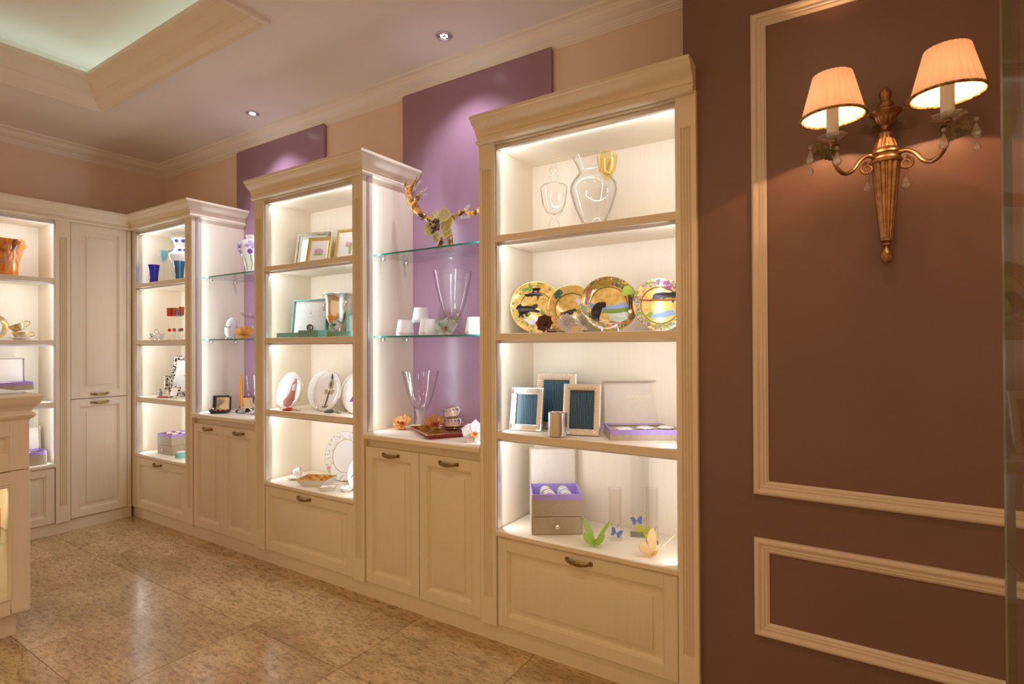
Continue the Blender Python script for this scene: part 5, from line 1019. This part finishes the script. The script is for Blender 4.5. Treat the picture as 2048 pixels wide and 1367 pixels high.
def tulip_vase(label, loc, mf, z0, H, R, foot):
    u = thing('tulip_vase', label, 'vase', loc, group='large clear tulip vases'); n = 12; pr = []; pi = []
    for k in range(n+1):
        q = k/n; r = .016+(R-.016)*(q**.62)*(1-.10*q) if q else .014; pr.append((r, z0+(H-z0)*q))
    s_ = R/pr[-1][0]; pr = [(r*s_ if k else r, z) for k, (r, z) in enumerate(pr)]; pi = [(max(0, r-.004), z) for r, z in pr[1:]][::-1]+[(0, z0+.02)]
    G().lathe([(0, z0)]+pr+pi, 72, mod=lambda t, z, r: r*(1+.035*(abs(math.cos(3*t))**.5-.6))).obj('vessel', 'glass', u, ang=60)
    G().lathe(foot, 24).obj('foot', mf, u); return u
tulip_vase('clear tulip vase rising from a grey glass orchid', (-1.905, 2.375, GZ2), 'glass', .075, .352, .108, [(0, 0), (.045, 0), (.043, .01), (.018, .03), (.014, .078), (0, .078)])
orchid('grey_orchid', 'grey frosted glass orchid with green leaves at the foot of a tulip vase', (-1.868, 2.275, GZ2), 25, 'frost', 'amber', 'amberdark', .064, 62, leaf=((60, 1.45), (20, 1.1), (-45, 1.5), (-75, 1.2), (110, 1.0)))
CY = CT+.0005
tulip_vase('clear tulip vase on the counter flanked by orange glass orchids', (-2.165, 2.40, CY), 'whiteglass', .095, .335, .106, [(0, 0), (.058, 0), (.054, .008), (.030, .030), (.020, .065), (.026, .098), (.034, .115), (.030, .116), (.016, .10), (0, .098)])
orchid('orange_orchid', 'orange glass orchid at the left foot of the counter tulip vase', (-2.238, 2.325, CY), 10, 'orangeglass', 'redorange', 'redorange', .062, 48); orchid('orange_orchid', 'orange glass orchid at the right foot of the counter tulip vase', (-2.075, 2.415, CY), 60, 'orangeglass', 'redorange', 'redorange', .062, 52)
M['traypattern'] = noisy('gilt patterned tray', (.16, .05, .02), (.45, .22, .05), 30, .12, lo=.42, hi=.58, metal=.3)
tray('serving_tray', 'rectangular red tray with dark gilt pattern on the niche counter', (-1.965, 2.312, CY), -33, .36, .22, .026, 'traypattern', M['redbrown'], None, group=None, flare=.022)
M['mosaic'] = None
def mosaic():
    m = mat('mosaic painted porcelain', (.78, .70, .58), .15); tc = N(m, 'ShaderNodeTexCoord'); br = N(m, 'ShaderNodeTexBrick', i_Scale=120); br.inputs['Color1'].default_value = (.72, .60, .44, 1); br.inputs['Color2'].default_value = (.50, .20, .10, 1); br.inputs['Mortar'].default_value = (.80, .76, .70, 1)
    an = N(m, 'ShaderNodeSeparateXYZ'); LK(m, tc.outputs['Object'], an.inputs[0]); at = N(m, 'ShaderNodeMath', operation='ARCTAN2'); LK(m, an.outputs[1], at.inputs[0]); LK(m, an.outputs[0], at.inputs[1]); sc = N(m, 'ShaderNodeMath', operation='MULTIPLY'); sc.inputs[1].default_value = .045; LK(m, at.outputs[0], sc.inputs[0])
    cx = N(m, 'ShaderNodeCombineXYZ'); LK(m, sc.outputs[0], cx.inputs[0]); LK(m, an.outputs[2], cx.inputs[1]); LK(m, cx.outputs[0], br.inputs['Vector'])
    LK(m, br.outputs['Color'], bsdf(m).inputs['Base Color']); return m
M['mosaic'] = mosaic()
for k in (0, 1):
    u = thing('saucer', 'dark red gilt rimmed saucer under the mosaic cups, %s of two' % ('lower', 'upper')[k], 'saucer', (-1.868, 2.315, CY+.028), -25, group='dark red saucers')
    sc_ = G().lathe([(0, 0), (.034, 0), (.038, .004), (.074, .018), (.074, .020), (.036, .007), (0, .006)], 40).obj('saucer', 'redbrown', u, (.004*k, .003*k, .010*k)); G().torus(.0742, .0012, 40, 6, X=T(0, 0, .019)).obj('gilt_rim', 'gold', sc_)
cyl = [(0, 0), (.034, 0), (.0375, .004), (.0390, .046), (.040, .048), (.037, .048), (.0355, .008), (0, .006)]
def mcup(loc, rot, lb):
    u = thing('coffee_cup', lb, 'coffee cup', (-1.868, 2.315, CY+.028), -25, group='mosaic coffee cups')
    c_ = G().lathe(cyl, 36).obj('cup', 'mosaic', u, loc, rot); G().lathe([(.0397, .046), (.0405, .0485), (.037, .0485)], 36).obj('gilt_rim', 'gold', c_); G().lathe([(0, .0075), (.0358, .0085), (.0372, .047)], 30).obj('white_inside', 'porcelain', c_)
    g = G(); 
    for q in range(14):
        a = 2*PI*q/14; ca, sa = math.cos(a), math.sin(a); g.ball((.0392*ca, .0392*sa, .036), .0042, 6, 4, sc=(1, 1, 1.3))
    o = g.obj('blue_drops', mat('cobalt drops', (.06, .10, .45), .2), c_); o['kind'] = 'stuff'
    G().tube(spline([(.037, 0, .040), (.050, 0, .047), (.061, 0, .036), (.056, 0, .018), (.041, 0, .004)], 5), .0028, 7).obj('handle', 'porcelain', c_)
mcup((.004, .003, .018), (0, 0, math.radians(20)), 'mosaic patterned coffee cup standing on the dark red saucers'); mcup((-.002, .003, .070), (0, math.radians(-11), math.radians(20)), 'mosaic patterned coffee cup tilted on top of another')
orchid('white_orchid', 'white and orange glass orchid at the right end of the counter', (-1.635, 2.215, CY), 30, 'whiteglass', 'orangeglass', 'redorange', .072, 68)
